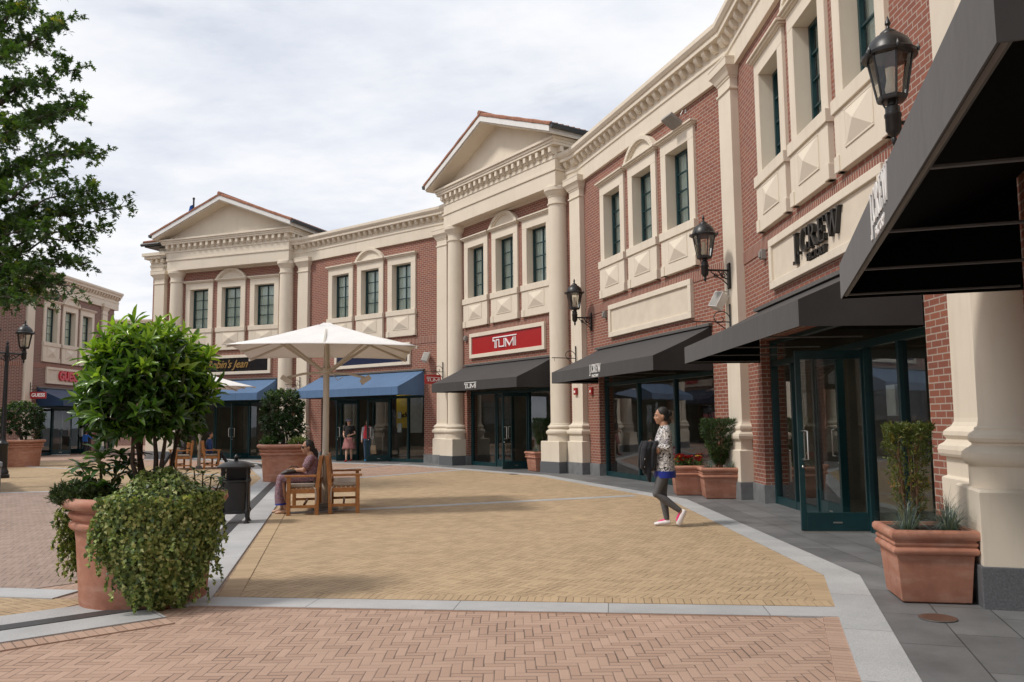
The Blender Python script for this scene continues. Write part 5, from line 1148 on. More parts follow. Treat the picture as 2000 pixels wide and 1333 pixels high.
# ------------------------------------------------------------------ street furniture
def bench(M,label,group='teak benches'):
    """local: x along the bench, front toward -y"""
    r=thing('bench',label,'bench',M,group); hx=.74; w=.065
    for sx in (-1,1):
        g=G(); g.box(*sorted((sx*hx,sx*(hx-w))),-.27,-.27+w,0,.63); g.build('leg',MT['wood'],r,M,bevel=.006)
        g=G(); a,b=sorted((sx*hx,sx*(hx-w))); g.prism([(.19,0),(.255,0),(.255,.45),(.315,.97),(.255,.985),(.19,.45)],'x',a,b); g.build('leg',MT['wood'],r,M,bevel=.006)
        g=G(); g.box(*sorted((sx*(hx+.012),sx*(hx-.085))),-.31,.21,.63,.665); g.build('armrest',MT['wood'],r,M,bevel=.008)
        g=G(); g.box(*sorted((sx*(hx-.015),sx*(hx-.05))),-.205,.19,.12,.165); g.box(*sorted((sx*(hx-.012),sx*(hx-.05))),-.205,.19,.36,.435); g.build('side_rail',MT['wood'],r,M,bevel=.004)
    g=G(); g.box(-hx+w,hx-w,-.262,-.225,.36,.435); g.box(-hx+w,hx-w,.195,.23,.36,.435); g.box(-hx+.05,hx-.05,-.02,.015,.115,.15); g.build('rail',MT['wood'],r,M,bevel=.004)
    g=G()
    for i in range(6): y=-.265+.078*i; g.box(-hx+w,hx-w,y,y+.062,.436,.456)
    g.build('seat',MT['wood'],r,M,bevel=.004)
    g=G(); B=Matrix.Translation((0,.20,.45))@Matrix.Rotation(R(-6.5),4,'X')
    g.obox(B,-hx+w,hx-w,.005,.045,.43,.52); g.obox(B,-hx+w,hx-w,.005,.045,.08,.14)
    for i in range(15): x=-hx+w+.055+(2*hx-2*w-.11)*i/14; g.obox(B,x-.021,x+.021,.012,.036,.14,.43)
    g.build('backrest',MT['wood'],r,M,bevel=.004)
    g=G(); n=10
    g.box(-hx+w+.01,hx-w-.01,-.275,.19,.457,.515); c=g.build('cushion',MT['cushion'],r,M,bevel=.022)
    g=G()
    for sx in (-1,1): g.tube([(sx*(hx-.03),.16,.47),(sx*(hx+.006),.20,.44),(sx*(hx+.008),.215,.36),(sx*(hx+.004),.22,.24)],.007,5); g.tube([(sx*(hx-.03),.16,.47),(sx*(hx+.01),.195,.43),(sx*(hx+.012),.205,.30),(sx*(hx+.006),.20,.19)],.007,5)
    g.build('tie',MT['cushion'],c,M)
    return r
B1=T(-3.66,14.70,.004,R(-79)); B2=T(-3.03,14.92,.004,R(101))
bench(B1,'teak bench on which the woman in the patterned dress sits')
bench(B2,'empty teak bench with beige cushion, back to back with the seated woman')
B3=T(-11.55,28.9,.004,R(-60)); B4=T(-10.72,29.25,.004,R(118))
bench(B3,'far teak bench mostly hidden behind the leafy bush trunk'); bench(B4,'far teak bench showing just right of the leafy bush')
def umbrella(M,label,lamps=True):
    r=thing('patio_umbrella',label,'umbrella',M,'square white umbrellas'); h=1.53; ze,za=2.80,3.36
    g=G(); g.box(-.22,.22,-.22,.22,0,.03); g.box(-.09,.09,-.09,.09,.03,.10); g.build('base',MT['greybox'],r,M,bevel=.01)
    g=G(); g.tube([(0,0,.03),(0,0,2.62),(0,0,3.3)],[.058,.056,.035],12); g.build('pole',MT['pole'],r,M,smooth=True)
    def edge(t): # t 0..4 round the square
        k=int(t)%4; f=t-int(t); cs_=[(-1,-1),(1,-1),(1,1),(-1,1)]; a,b=cs_[k],cs_[(k+1)%4]
        x,y=a[0]+(b[0]-a[0])*f,a[1]+(b[1]-a[1])*f; dip=.035*(1-abs(2*f-1)**2)
        return Vector((x*h*(1-.018*sin(pi*f)),y*h*(1-.018*sin(pi*f)),ze+dip*.9))
    g=G(); n=40; m=8; P=[]
    for j in range(m+1):
        q=.10+.90*j/m; row=[]
        for i in range(n):
            e=edge(4*i/n); f=(4*i/n)%1; z=za+(e.z-za)*q-.05*sin(pi*q)*(1-.5*abs(2*f-1)); row.append(Vector((e.x*q,e.y*q,z)))
        P.append(row)
    for j in range(m):
        for i in range(n): k=(i+1)%n; g.face([P[j][i],P[j+1][i],P[j+1][k],P[j][k]][::-1])
    me=g.build('canopy',MT['canvas'],r,M,smooth=True,angle=25); sm=me.modifiers.new('t','SOLIDIFY'); sm.thickness=.006
    g=G(); g.frust([(.17,-.17,.17,za-.085),(.06,-.06,.06,za-.01)]); g.frust([(.19,-.19,.19,za-.10),(.17,-.17,.17,za-.085)]); g.build('vent_cap',MT['canvas'],me,M)
    g=G(); g.lathe([(.06,2.42),(.11,2.43),(.115,2.52),(.07,2.54),(.06,2.6)],16); g.build('hub',MT['pole'],r,M,smooth=True)
    for i in range(8):
        e=edge(i/2); top=Vector((0,0,za-.06)); g=G(); e2=e*1.0; e2.z-=.025; g.bar(top.lerp(e2,.06),e2,.03,.045); rb=g.build('rib',MT['pole'],r,M)
        g=G(); a=Vector((e.x,e.y,0)).normalized()*.09; md=top.lerp(e2,.58 if i%2 else .52); g.bar((a.x,a.y,2.48),md,.028,.04); g.build('strut',MT['pole'],rb,M)
    if lamps:
        for sx in (-1,1):
            g=G(); g.tube([(sx*.06,0,2.44),(sx*.40,-.02,2.42),(sx*.64,-.03,2.36)],.022,6); g.tube([(sx*.12,0,2.40),(sx*.2,-.03,2.30),(sx*.30,-.03,2.36)],.006,5)
            g.obox(Matrix.Translation((sx*.70,-.03,2.31))@Matrix.Rotation(sx*R(-35),4,'Y'),-.10,.10,-.07,.07,-.045,.045); g.tube([(sx*.66,-.03,2.38),(sx*.63,-.03,2.27)],.03,6)
            g.build('lamp_arm',MT['pole'],r,M)
    return r
umbrella(T(-3.38,14.98,.004,R(11)),'large square white umbrella over the two benches in the middle of the plaza')
umbrella(T(-10.95,29.0,.004,R(30)),'far square white umbrella, only its right tip seen past the leafy bush',False)
def litter_bin(M,label):
    r=thing('litter_bin',label,'bin',M); g=G()
    def rsq(w,z,n=28,e=4.5): return [(w*cos(a)*(abs(cos(a))**e+abs(sin(a))**e)**(-1/e),w*sin(a)*(abs(cos(a))**e+abs(sin(a))**e)**(-1/e),z) for a in [2*pi*i/n for i in range(n)]]
    def loft(g,rings):
        n=len(rings[0]); vs=[p for q in rings for p in q]; fs=[(j*n+i,j*n+(i+1)%n,(j+1)*n+(i+1)%n,(j+1)*n+i) for j in range(len(rings)-1) for i in range(n)]; fs.append(tuple(range(n))[::-1]); fs.append(tuple((len(rings)-1)*n+i for i in range(n))); g.idx(vs,fs)
    loft(g,[rsq(.19,.15),rsq(.215,.16),rsq(.215,.19),rsq(.20,.20),rsq(.208,.45),rsq(.212,.62),rsq(.228,.63),rsq(.228,.66),rsq(.19,.665)])
    g.build('body',MT['cast'],r,M,smooth=True,angle=50)
    g=G(); loft(g,[rsq(.19,.665),rsq(.18,.70),rsq(.18,.84)]) if False else None
    loft(g,[rsq(.235,.845),rsq(.275,.85),rsq(.278,.87),rsq(.25,.89),rsq(.20,.915),rsq(.13,.937),rsq(.06,.95),rsq(.03,.953)])
    g.lathe([(.03,.95),(.035,.965),(.018,.975),(.035,.99),(.036,1.01),(.018,1.03),(.008,1.05),(0,1.052)],14); g.build('lid',MT['cast'],r,M,smooth=True,angle=50)
    for sx in (-1,1):
        for sy in (-1,1):
            g=G(); c=(sx*.185,sy*.185); g.lathe([(.045,0),(.047,.018),(.03,.03),(.022,.07),(.026,.13),(.038,.16),(.04,.20),(.026,.22),(.022,.60),(.034,.62),(.034,.66),(.02,.68),(.016,.73),(.026,.76),(.018,.79),(.024,.845)],12,c); g.build('leg',MT['cast'],r,M,smooth=True)
    g=G(); g.box(-.16,.16,.17,.18,.66,.845); g.build('back_plate',MT['cast'],r,M)
litter_bin(T(-4.31,12.95,.016,R(14)),'black cast iron litter bin with domed lid, between ivy pot and benches')
# ------------------------------------------------------------------ things seen inside the shops
def mannequin(M,top,bot,label):
    r=thing('mannequin',label,'mannequin',M); g=G(); g.lathe([(.16,0),(.16,.02),(.02,.03),(.02,.5)],16); g.build('stand',MT['steel'],r,M)
    g=G(); g.tube([(0,0,.80),(0,0,.95),(0,0,1.08),(0,0,1.25),(0,0,1.38),(0,0,1.43)],[(.165,.12),(.17,.125),(.13,.10),(.17,.115),(.15,.09),(.06,.055)],16)
    for s in (-1,1): g.tube([(s*.17,0,1.37),(s*.21,.02,1.12),(s*.20,-.06,.9)],[.05,.04,.032],10)
    g.build('shirt',MT[top],r,M,smooth=True)
    g=G(); g.tube([(0,0,.42),(0,0,.6),(0,0,.86)],[(.2,.16),(.185,.145),(.165,.12)],16); g.build('skirt',MT[bot],r,M,smooth=True)
    g=G(); g.tube([(0,0,1.42),(0,0,1.52)],.045,10); g.ball((0,-.01,1.62),(.075,.09,.11)); g.build('head',MT['skin2'],r,M,smooth=True)
MT['mint']=m_fabric('mint_cloth',(.50,.62,.58)); MT['rose']=m_fabric('rose_cloth',(.42,.08,.10)); MT['stripe']=plain('navy_cloth',(.03,.04,.09)); MT['teal_b']=plain('blue_panel',(.02,.20,.34),.6)
MT['poster_y']=plain('poster_yellow',(.72,.50,.06),.5); MT['poster_w']=plain('poster_white',(.62,.63,.62),.5); MT['poster_k']=plain('poster_grey',(.10,.10,.11),.5); MT['leather']=plain('brown_leather',(.030,.018,.013),.35,var=.3,nscale=20); MT['shelf']=plain('shelf_wood',(.10,.065,.04),.5)
mannequin(BM('B')@Matrix.Translation((-.55,.95,.02)),'mint','rose','mannequin in a pale mint top and rose skirt behind the shop glass')
mannequin(BM('B')@Matrix.Translation((1.55,1.3,.02)),'stripe','stripe','mannequin in navy clothes behind the shop glass right of the walking woman')
def panel(name,label,cat,M,x0,x1,y,z0,z1,mat): g=G(); g.box(x0,x1,y,y+.04,z0,z1); o=g.build(name,MT[mat],None,M,bevel=.004); tag(o,label,cat); return o
panel('wall_poster','blue poster panel inside the shop behind the walking woman','poster',BM('B'),2.2,2.95,1.6,1.2,2.5,'teal_b')
MC=BM('C'); o=panel('wall_poster','yellow and white poster inside the shop doorway under the blue awning','poster',MC,-.75,.05,2.2,1.3,2.7,'poster_y'); lettering('ack',.30,.004,'letterblack',o,MC,-.28,2.19,1.85,offset=.006)
panel('wall_poster','grey and white poster beside the yellow one inside the blue awning shop','poster',MC,.08,.75,2.2,1.1,2.75,'poster_w')
panel('notice_sheet','white notice sheet on the glass right of the doors under the blue awning','notice',MC,1.25,1.47,.30,1.15,1.5,'poster_w')
panel('notice_sheet','upper white notice on the glass right of the doors under the blue awning','notice',MC,1.27,1.45,.30,1.68,1.95,'poster_w')
panel('notice_sheet','small white notice on the near shop glass left of the foreground conifer','notice',BM('A'),1.30,1.55,.30,1.55,1.95,'poster_w')
MPb=BM('P')
def lug(M,label,w,h):
    r=thing('travel_bag',label,'bag',M); g=G(); g.box(-w/2,w/2,-.14,.14,.06,h); g.build('body',MT['leather'],r,M,bevel=.05); g=G(); g.tube([(-.1,0,h),(-.1,0,h+.16),(.1,0,h+.16),(.1,0,h)],.012,6); g.build('handle',MT['black'],r,M)
    g=G()
    for sx in (-1,1): g.tube([(sx*w*.35-.02,0,.055),(sx*w*.35+.02,0,.055)],.05,10)
    g.build('wheel',MT['black'],r,M)
lug(MPb@Matrix.Translation((-1.55,.95,.02)),'dark travel bag behind the left glass pane under the red sign',.55,.85); lug(MPb@Matrix.Translation((-.55,1.6,.02)),'smaller dark travel bag inside the doorway under the red sign',.45,.65)
def shelf(M,label,w=1.6):
    r=thing('display_shelf',label,'shelf',M); g=G()
    for z in (.4,.9,1.4,1.9): g.box(-w/2,w/2,0,.38,z,z+.035)
    for sx in (-1,1): g.box(*sorted((sx*w/2,sx*(w/2+.04))),0,.38,0,2.2)
    g.build('frame',MT['shelf'],r,M); q=random.Random(int(w*100)+len(label))
    g=G(); g2=G()
    for z in (.435,.935,1.435):
        x=-w/2+.1
        while x<w/2-.25: ww=q.uniform(.12,.28); (g if q.random()<.6 else g2).box(x,x+ww,.06,.3,z,z+q.uniform(.1,.3)); x+=ww+.06
    g.build('stacked_goods',MT['leather'],r,M,bevel=.01); g2.build('folded_goods',MT['rose'],r,M,bevel=.01)
shelf(MPb@Matrix.Translation((.2,3.4,.02)),'display shelf at the back of the shop under the red sign'); shelf(MPb@Matrix.Translation((1.7,3.2,.02)),'display shelf at the right back of the shop under the red sign',1.2)
shelf(MC@Matrix.Translation((1.6,3.0,.02)),'display shelf behind the notices in the blue awning shop'); shelf(BM('A')@Matrix.Translation((-.6,3.9,.02)),'display shelf at the back of the near glass door shop',2.2); shelf(BM('B')@Matrix.Translation((-1.7,2.8,.02)),'display shelf behind the left pane of the shop with mannequins',1.5); shelf(BM('Q')@Matrix.Translation((1.3,3.0,.02)),'display shelf in the shop under the gold script sign',1.4)
# ------------------------------------------------------------------ people
def voxel(g,size,extra=None,smooth=6):
    me=g.mesh('tmp'); o=bpy.data.objects.new('tmp',me); COL.objects.link(o)
    m=o.modifiers.new('r','REMESH'); m.mode='VOXEL'; m.voxel_size=size; m.use_smooth_shade=True
    s=o.modifiers.new('s','SMOOTH'); s.iterations=smooth; s.factor=.5
    dg=bpy.context.evaluated_depsgraph_get(); dg.update(); out=bpy.data.meshes.new_from_object(o.evaluated_get(dg)); bpy.data.objects.remove(o)
    if extra:
        vs=[tuple(v.co) for v in out.vertices]; fs=[tuple(p.vertices) for p in out.polygons]; b=len(vs); vs+=extra.v; fs+=[tuple(i+b for i in f) for f in extra.f]
        me=bpy.data.meshes.new('tmp'); me.from_pydata(vs,[],fs); me.shade_smooth(); return me
    return out
def vbuild(g,name,mat,parent,M,size,extra=None,smooth=6):
    me=voxel(g,size,extra,smooth); me.materials.clear(); me.materials.append(MT[mat]); return link(name,me,parent,M)
def hand(g,ex,w,dirv,palm_n,curl=.6,k=1.0,side=1):
    """palm into the voxel body g, fingers as fine tubes in ex"""
    w=Vector(w); d=Vector(dirv).normalized(); n=Vector(palm_n); n=(n-d*n.dot(d)).normalized(); s=d.cross(n)*side
    g.tube([w-d*.02,w+d*.03*k,w+d*.085*k],[(.024*k,.020*k),(.036*k,.020*k),(.034*k,.017*k)],10)
    for i,(off,l) in enumerate(((-.030,.068),(-.010,.078),(.010,.074),(.029,.058))):
        b=w+d*.072*k+s*off*k; m=b+(d*cos(curl*.5)+n*sin(curl*.5))*l*.55*k; e=m+(d*cos(curl*1.5)+n*sin(curl*1.5))*l*.5*k; ex.tube([b-d*.02*k,b,m,e],[.0085*k,.0088*k,.0078*k,.0062*k],7)
    b=w+d*.02*k-s*.028*k; m=b+(d*.7-s*.75+n*.35).normalized()*.038*k; e=m+(d*.9-s*.15+n*.5).normalized()*.03*k; ex.tube([b+s*.012*k,b,m,e],[.012*k,.011*k,.0095*k,.007*k],7)
def head_geo(g,c,k=1,yaw=0,pitch=0):
    Mh=Matrix.Translation(c)@Matrix.Rotation(yaw,4,'Z')@Matrix.Rotation(pitch,4,'X'); q=G()
    q.ball((0,.012,.025),(.073*k,.092*k,.098*k),18,14); q.ball((0,-.028*k,-.035*k),(.058*k,.062*k,.075*k),16,12); q.ball((0,-.058*k,-.088*k),(.026*k,.024*k,.022*k))
    q.tube([(0,-.088*k,.012*k),(0,-.104*k,-.022*k),(0,-.092*k,-.034*k)],[.007*k,.0105*k,.009*k],8); q.ball((0,-.076*k,-.060*k),(.022*k,.013*k,.012*k)); q.ball((0,-.078*k,.030*k),(.05*k,.018*k,.014*k))
    for s in (-1,1): q.ball((s*.073*k,.012*k,-.01*k),(.010*k,.020*k,.032*k)); q.ball((s*.036*k,-.062*k,-.028*k),(.024*k,.022*k,.022*k))
    g.idx([Mh@Vector(p) for p in q.v],q.f); return Mh
def face_parts(parent,M,Mh,k=1,eyes=True,lip='lip'):
    if eyes:
        g=G()
        for s in (-1,1): g.ball((s*.029*k,-.081*k,.012*k),(.013*k,.007*k,.007*k),10,6)
        me=g.mesh('eyes'); me.materials.append(MT['eyew']); link('eyes',me,parent,M@Mh)
        g=G()
        for s in (-1,1): g.ball((s*.029*k,-.086*k,.012*k),(.0058*k,.004*k,.0062*k),8,6); g.tube([(s*.046*k,-.080*k,.031*k),(s*.030*k,-.090*k,.036*k),(s*.015*k,-.091*k,.031*k)],.0036*k,5)
        me=g.mesh('irises'); me.materials.append(MT['hair']); link('brows_and_irises',me,parent,M@Mh)
    g=G(); g.tube([(-.022*k,-.080*k,-.058*k),(0,-.0885*k,-.055*k),(.022*k,-.080*k,-.058*k)],[.003*k,.0055*k,.003*k],6); g.tube([(-.020*k,-.080*k,-.061*k),(0,-.088*k,-.064*k),(.020*k,-.080*k,-.061*k)],[.003*k,.0055*k,.003*k],6)
    me=g.mesh('lips'); me.materials.append(MT[lip]); link('lips',me,parent,M@Mh)
MT['eyew']=plain('eye_white',(.75,.73,.70),.3,var=.02); MT['lip']=plain('lips',(.36,.12,.10),.4,var=.05)
def shoe(g,ank,toe,k=1,h=.075,w=.040):
    a=Vector(ank);t=Vector(toe); d=(t-a); dn=Vector((d.x,d.y,d.z)).normalized(); up=Vector((0,0,1)); 
    if abs(dn.z)>.75: up=Vector((0,1,0)) if dn.z<0 else Vector((0,-1,0))
    heel=a-dn*.045*k
    g.tube([heel,a,a.lerp(t,.35),a.lerp(t,.7),t],[(.036*k,.036*k),(.04*k,.042*k),(.034*k,w*k),(.028*k,(w+.006)*k),(.018*k,.03*k)],12)
def limbs(g,pts,rad,n=12):
    g.tube(pts,rad,n)
    for p,r in zip(pts,rad): rr=r if not isinstance(r,tuple) else min(r); g.ball(p,rr*.98,10,8)
MT.update(sweater=m_pattern('floral_knit',[(.66,.63,.60),(.025,.023,.025),(.60,.58,.56),(.20,.18,.21),(.68,.66,.63)],6,1.5,2.2),hemblue=m_fabric('hem_blue',(.009,.022,.22)),legging=m_pattern('grey_knit',[(.075,.075,.08),(.13,.13,.135)],160,2,0),
 jacket=m_fabric('black_jacket',(.014,.015,.020)),shoew=plain('white_shoe',(.74,.71,.72),.45,var=.04),pink=plain('hot_pink',(.80,.04,.20),.5),
 paisley=m_pattern('paisley_cloth',[(.085,.055,.085),(.36,.27,.27),(.12,.075,.13),(.26,.07,.05),(.10,.065,.11)],38,3,1.5),blackcloth=m_fabric('black_cloth',(.012,.011,.012)),
 skirtp=m_pattern('rose_skirt',[(.30,.09,.09),(.42,.22,.20),(.24,.07,.085),(.36,.17,.15)],16,2,1),skirty=m_pattern('printed_band',[(.02,.03,.035),(.34,.19,.06),(.10,.13,.14),(.30,.10,.06)],14,1,1),
 denim=m_fabric('denim',(.045,.085,.145),var=.35),scarf=m_fabric('coral_scarf',(.55,.045,.06)),cardigan=m_fabric('grey_cardigan',(.42,.40,.42)),whitecloth=m_fabric('white_cloth',(.66,.66,.66)),
 redshoe=plain('red_shoe',(.30,.015,.02),.4),blueshoe=plain('blue_shoe',(.02,.22,.42),.4),paper=plain('kraft_paper',(.34,.20,.11),.7,bmp=.1),hat=m_fabric('dark_hat',(.06,.06,.085)),hatband=m_fabric('grey_band',(.30,.30,.40)),
 bluetop=m_fabric('bright_blue_cloth',(.015,.11,.42)),lilac=m_fabric('lilac_cloth',(.52,.48,.58)),darkcloth=m_fabric('charcoal_cloth',(.025,.025,.03)),glassesk=plain('sunglass_black',(.008,.008,.01),.12),sandal=plain('tan_sandal',(.45,.27,.18),.5),stripeblue=m_fabric('navy_bag',(.02,.05,.16)))
# --- the walking woman --------------------------------------------------------
def walker():
    M=T(2.19,12.05,.004,R(-93)); r=thing('person','woman walking with crossed arms in patterned tunic, grey leggings and pink white trainers','person',M)
    g=G(); ex=G(); vs=.0075
    g.tube([(0,0,.84),(0,0,.95),(0,.0,1.07),(0,-.005,1.24),(0,.01,1.37),(0,.01,1.42),(0,-.005,1.50)],[(.15,.11),(.155,.115),(.12,.095),(.15,.11),(.14,.085),(.066,.064),(.054,.057)],16)
    Mh=head_geo(g,Vector((0,-.03,1.58)),1.02,0,R(4))
    hipL,hipR=(.085,0,.87),(-.085,0,.87); kL,aL=(.085,-.14,.475),(.085,.20,.225); kR,aR=(-.075,-.03,.47),(-.07,.02,.085)
    for h_,k_,a_ in ((hipL,kL,aL),(hipR,kR,aR)): limbs(g,[h_,k_,Vector(k_).lerp(Vector(a_),.3),a_],[.075,.052,.052,.034])
    shL,elL,wrL=(.165,.015,1.375),(.215,.02,1.13),(.06,-.20,1.16); shR,elR,wrR=(-.165,.015,1.375),(-.205,-.05,1.12),(.075,-.155,1.10)
    for s_,e_,w_ in ((shL,elL,wrL),(shR,elR,wrR)): limbs(g,[s_,e_,w_],[.046,.037,.026])
    hand(g,ex,wrL,(-.8,-.3,.25),(.1,.9,-.1),.7,1,1); hand(g,ex,wrR,(.85,.2,-.15),(0,.9,.2),.6,1,-1)
    body=vbuild(g,'body','skin',r,M,vs,ex); face_parts(r,M,Mh,1.02)
    # leggings
    g=G(); g.tube([(0,0,.80),(0,0,.90),(0,0,1.0)],[(.158,.122),(.165,.128),(.14,.11)],14)
    for h_,k_,a_ in ((hipL,kL,aL),(hipR,kR,aR)): limbs(g,[h_,Vector(h_).lerp(Vector(k_),.5),k_,Vector(k_).lerp(Vector(a_),.3),Vector(k_).lerp(Vector(a_),.93)],[.086,.076,.060,.060,.041])
    vbuild(g,'leggings','legging',r,M,vs)
    # tunic with long sleeves
    g=G(); g.tube([(0,0,.715),(0,0,.85),(0,0,.97),(0,.0,1.08),(0,-.005,1.24),(0,.012,1.36),(0,.012,1.425),(0,.01,1.45)],[(.185,.148),(.18,.145),(.172,.132),(.15,.118),(.168,.128),(.162,.098),(.085,.075),(.066,.062)],18)
    for s_,e_,w_ in ((shL,elL,wrL),(shR,elR,wrR)): limbs(g,[s_,Vector(s_).lerp(Vector(e_),.5),e_,Vector(e_).lerp(Vector(w_),.9)],[.064,.056,.052,.040])
    vbuild(g,'tunic','sweater',r,M,vs)
    g=G(); g.tube([(0,0,.70),(0,0,.795)],[(.195,.157),(.192,.155)],24); g.build('hem',MT['hemblue'],r,M,smooth=True)
    g=G()
    for w_,e_ in ((wrL,elL),(wrR,elR)): a=Vector(w_);b=Vector(e_); g.tube([a.lerp(b,.02),a.lerp(b,.2)],[.040,.046],12)
    g.build('cuffs',MT['hemblue'],r,M,smooth=True)
    # shoes
    g=G(); shoe(g,(-.07,.02,.055),(-.08,-.165,.028)); sh=vbuild(g,'shoe','shoew',r,M,.006,None,3); g=G(); g.tube([(-.07,-.0,.085),(-.076,-.06,.072),(-.08,-.11,.052)],[.018,.02,.014],8); g.build('laces',MT['pink'],sh,M,smooth=True)
    g=G(); shoe(g,(.085,.235,.205),(.085,.155,.035)); sh=vbuild(g,'shoe','shoew',r,M,.006,None,3); g=G(); g.tube([(.085,.185,.20),(.085,.155,.14),(.085,.138,.09)],[.018,.02,.014],8); g.build('laces',MT['pink'],sh,M,smooth=True)
    # hair drawn back to a bun
    g=G(); q=G(); q.ball((0,.026,.045),(.082,.092,.092),18,14); q.ball((0,.05,-.005),(.076,.068,.075)); q.ball((0,.118,.03),(.05,.045,.052)); g.idx([Mh@Vector(p) for p in q.v],q.f); vbuild(g,'hair','hair',r,M,.007)
    # folded jacket over her arm : a thing she holds
    J=thing('folded_jacket','black jacket draped over the walking woman\'s crossed arms','jacket',M@Matrix.Translation((0,-.2,.62)))
    g=G(); q=random.Random(4)
    for i in range(9):
        x=.10+.07*sin(i*2.2); y=-.11-.20*i/8; zb=.72+.05*((i*5)%3)/2-(.10 if i in (3,4) else 0)+.02*abs(i-4)
        g.tube([(x-.03,y+.05,1.15),(x,y,1.205),(x+.02,y-.03,1.12),(x+q.uniform(-.02,.03),y-.045,.98),(x+q.uniform(-.03,.03),y-.05,.85),(x+q.uniform(-.03,.03),y-.045,zb)],[.022,.034,.034,.034,.034,.022],10)
    vbuild(g,'cloth','jacket',J,M,.009)
    g=G(); g.ball((.19,-.305,.97),(.010,.006,.013)); g.ball((.185,-.31,.86),(.007,.005,.007)); g.build('button',MT['steel'],J,M)
walker()
# --- the seated woman ---------------------------------------------------------
def seated_woman():
    M=T(-3.58,14.42,.004,R(-79)); r=thing('person','seated woman with sunglasses and long dark hair in a purple patterned dress','person',M)
    g=G(); ex=G(); vs=.0075
    g.tube([(0,.08,.56),(0,.09,.68),(0,.09,.80),(0,.075,.92),(0,.07,.97),(0,.05,1.04)],[(.18,.14),(.17,.145),(.165,.14),(.16,.10),(.07,.065),(.055,.056)],16)
    Mh=head_geo(g,Vector((0,.015,1.115)),1.02,R(8),R(6))
    hips=[(s*.10,.04,.60) for s in (1,-1)]; kn=[(.12,-.40,.60),(-.10,-.38,.60)]; an=[(.13,-.33,.10),(-.09,-.40,.10)]
    for h_,k_,a_ in zip(hips,kn,an): limbs(g,[h_,k_,a_],[.085,.06,.04])
    shL,elL,wrL=(.175,.085,.925),(.225,-.035,.735),(.13,-.235,.735); shR,elR,wrR=(-.175,.085,.925),(-.21,-.04,.72),(-.02,-.22,.735)
    for s_,e_,w_ in ((shL,elL,wrL),(shR,elR,wrR)): limbs(g,[s_,e_,w_],[.055,.045,.030])
    hand(g,ex,wrL,(-.35,-.9,-.12),(0,.1,-1),.5,1,1); hand(g,ex,wrR,(.5,-.8,-.1),(0,.1,-1),.5,1,-1)
    vbuild(g,'body','skin',r,M,vs,ex); face_parts(r,M,Mh,1.02,False)
    g=G(); g.tube([(0,.08,.55),(0,.095,.66),(0,.09,.80),(0,.075,.91),(0,.07,.965)],[(.20,.165),(.195,.165),(.185,.155),(.178,.115),(.085,.078)],18)
    for s_,e_ in ((shL,elL),(shR,elR)): limbs(g,[s_,Vector(s_).lerp(Vector(e_),.3),Vector(s_).lerp(Vector(e_),.62)],[.07,.072,.074])
    for h_,k_ in zip(hips,kn): limbs(g,[h_,Vector(h_).lerp(Vector(k_),.5),k_],[.105,.095,.085])
    g.tube([(0,.0,.60),(0,-.2,.60),(0,-.39,.585)],[(.07,.16),(.07,.17),(.07,.18)],12)
    g.tube([(.01,-.42,.60),(.01,-.43,.45),(.01,-.425,.30),(.01,-.40,.17)],[(.19,.07),(.20,.085),(.205,.10),(.215,.115)],18)
    vbuild(g,'dress','paisley',r,M,.009)
    g=G(); g.tube([(.01,-.398,.155),(.01,-.400,.185)],[(.218,.118),(.216,.117)],24,False); g.build('hem',MT['hemblue'],r,M,smooth=True)
    q=G(); q.ball((0,.028,.035),(.083,.094,.098),18,14); q.ball((0,.07,-.03),(.07,.06,.085)); q.tube([(.0,.10,-.05),(.01,.125,-.13),(.02,.12,-.24)],[.055,.05,.028],10); g=G(); g.idx([Mh@Vector(p) for p in q.v],q.f); vbuild(g,'hair','hair',r,M,.007)
    q=G()
    for s in (-1,1): q.ball((s*.034,-.088,.010),(.033,.012,.024),12,8); q.tube([(s*.062,-.078,.016),(s*.082,.005,.016)],.005,5)
    q.tube([(-.02,-.098,.016),(.02,-.098,.016)],.004,5); g=G(); g.idx([Mh@Vector(p) for p in q.v],q.f); g.build('sunglasses',MT['glassesk'],r,M,smooth=True)
    for a_ in an: g=G(); shoe(g,(a_[0],a_[1]-.0,.045),(a_[0],a_[1]-.17,.022)); vbuild(g,'shoe','sandal',r,M,.007,None,3)
    g=G(); a=Vector(wrL);b=Vector(elL)
    for t in (.08,.16,.24): p=a.lerp(b,t); d=(b-a).normalized(); x=d.orthogonal().normalized(); y=d.cross(x); g.tube([p+(x*cos(k*pi/8)+y*sin(k*pi/8))*.036 for k in range(17)],.006,5)
    g.build('bracelets',MT['gold'],r,M)
    hb=thing('handbag','dark brown leather handbag on the lap of the seated woman','handbag',M@Matrix.Translation((.05,-.27,.68)))
    g=G(); g.tube([(.07,-.07,.715),(.07,-.18,.725),(.07,-.32,.705),(.07,-.42,.672)],[(.035,.10),(.05,.14),(.045,.14),(.02,.10)],14); vbuild(g,'body','leather',hb,M,.009)
    g=G(); g.tube([(.12,-.12,.76),(.13,-.16,.80),(.12,-.24,.80),(.11,-.30,.75)],.008,6); g.build('strap',MT['leather'],hb,M,smooth=True)
    g=G(); g.ball((.15,-.12,.745),.018); g.ball((.14,-.27,.745),.012); g.build('buckle',MT['gold'],hb,M)
seated_woman()
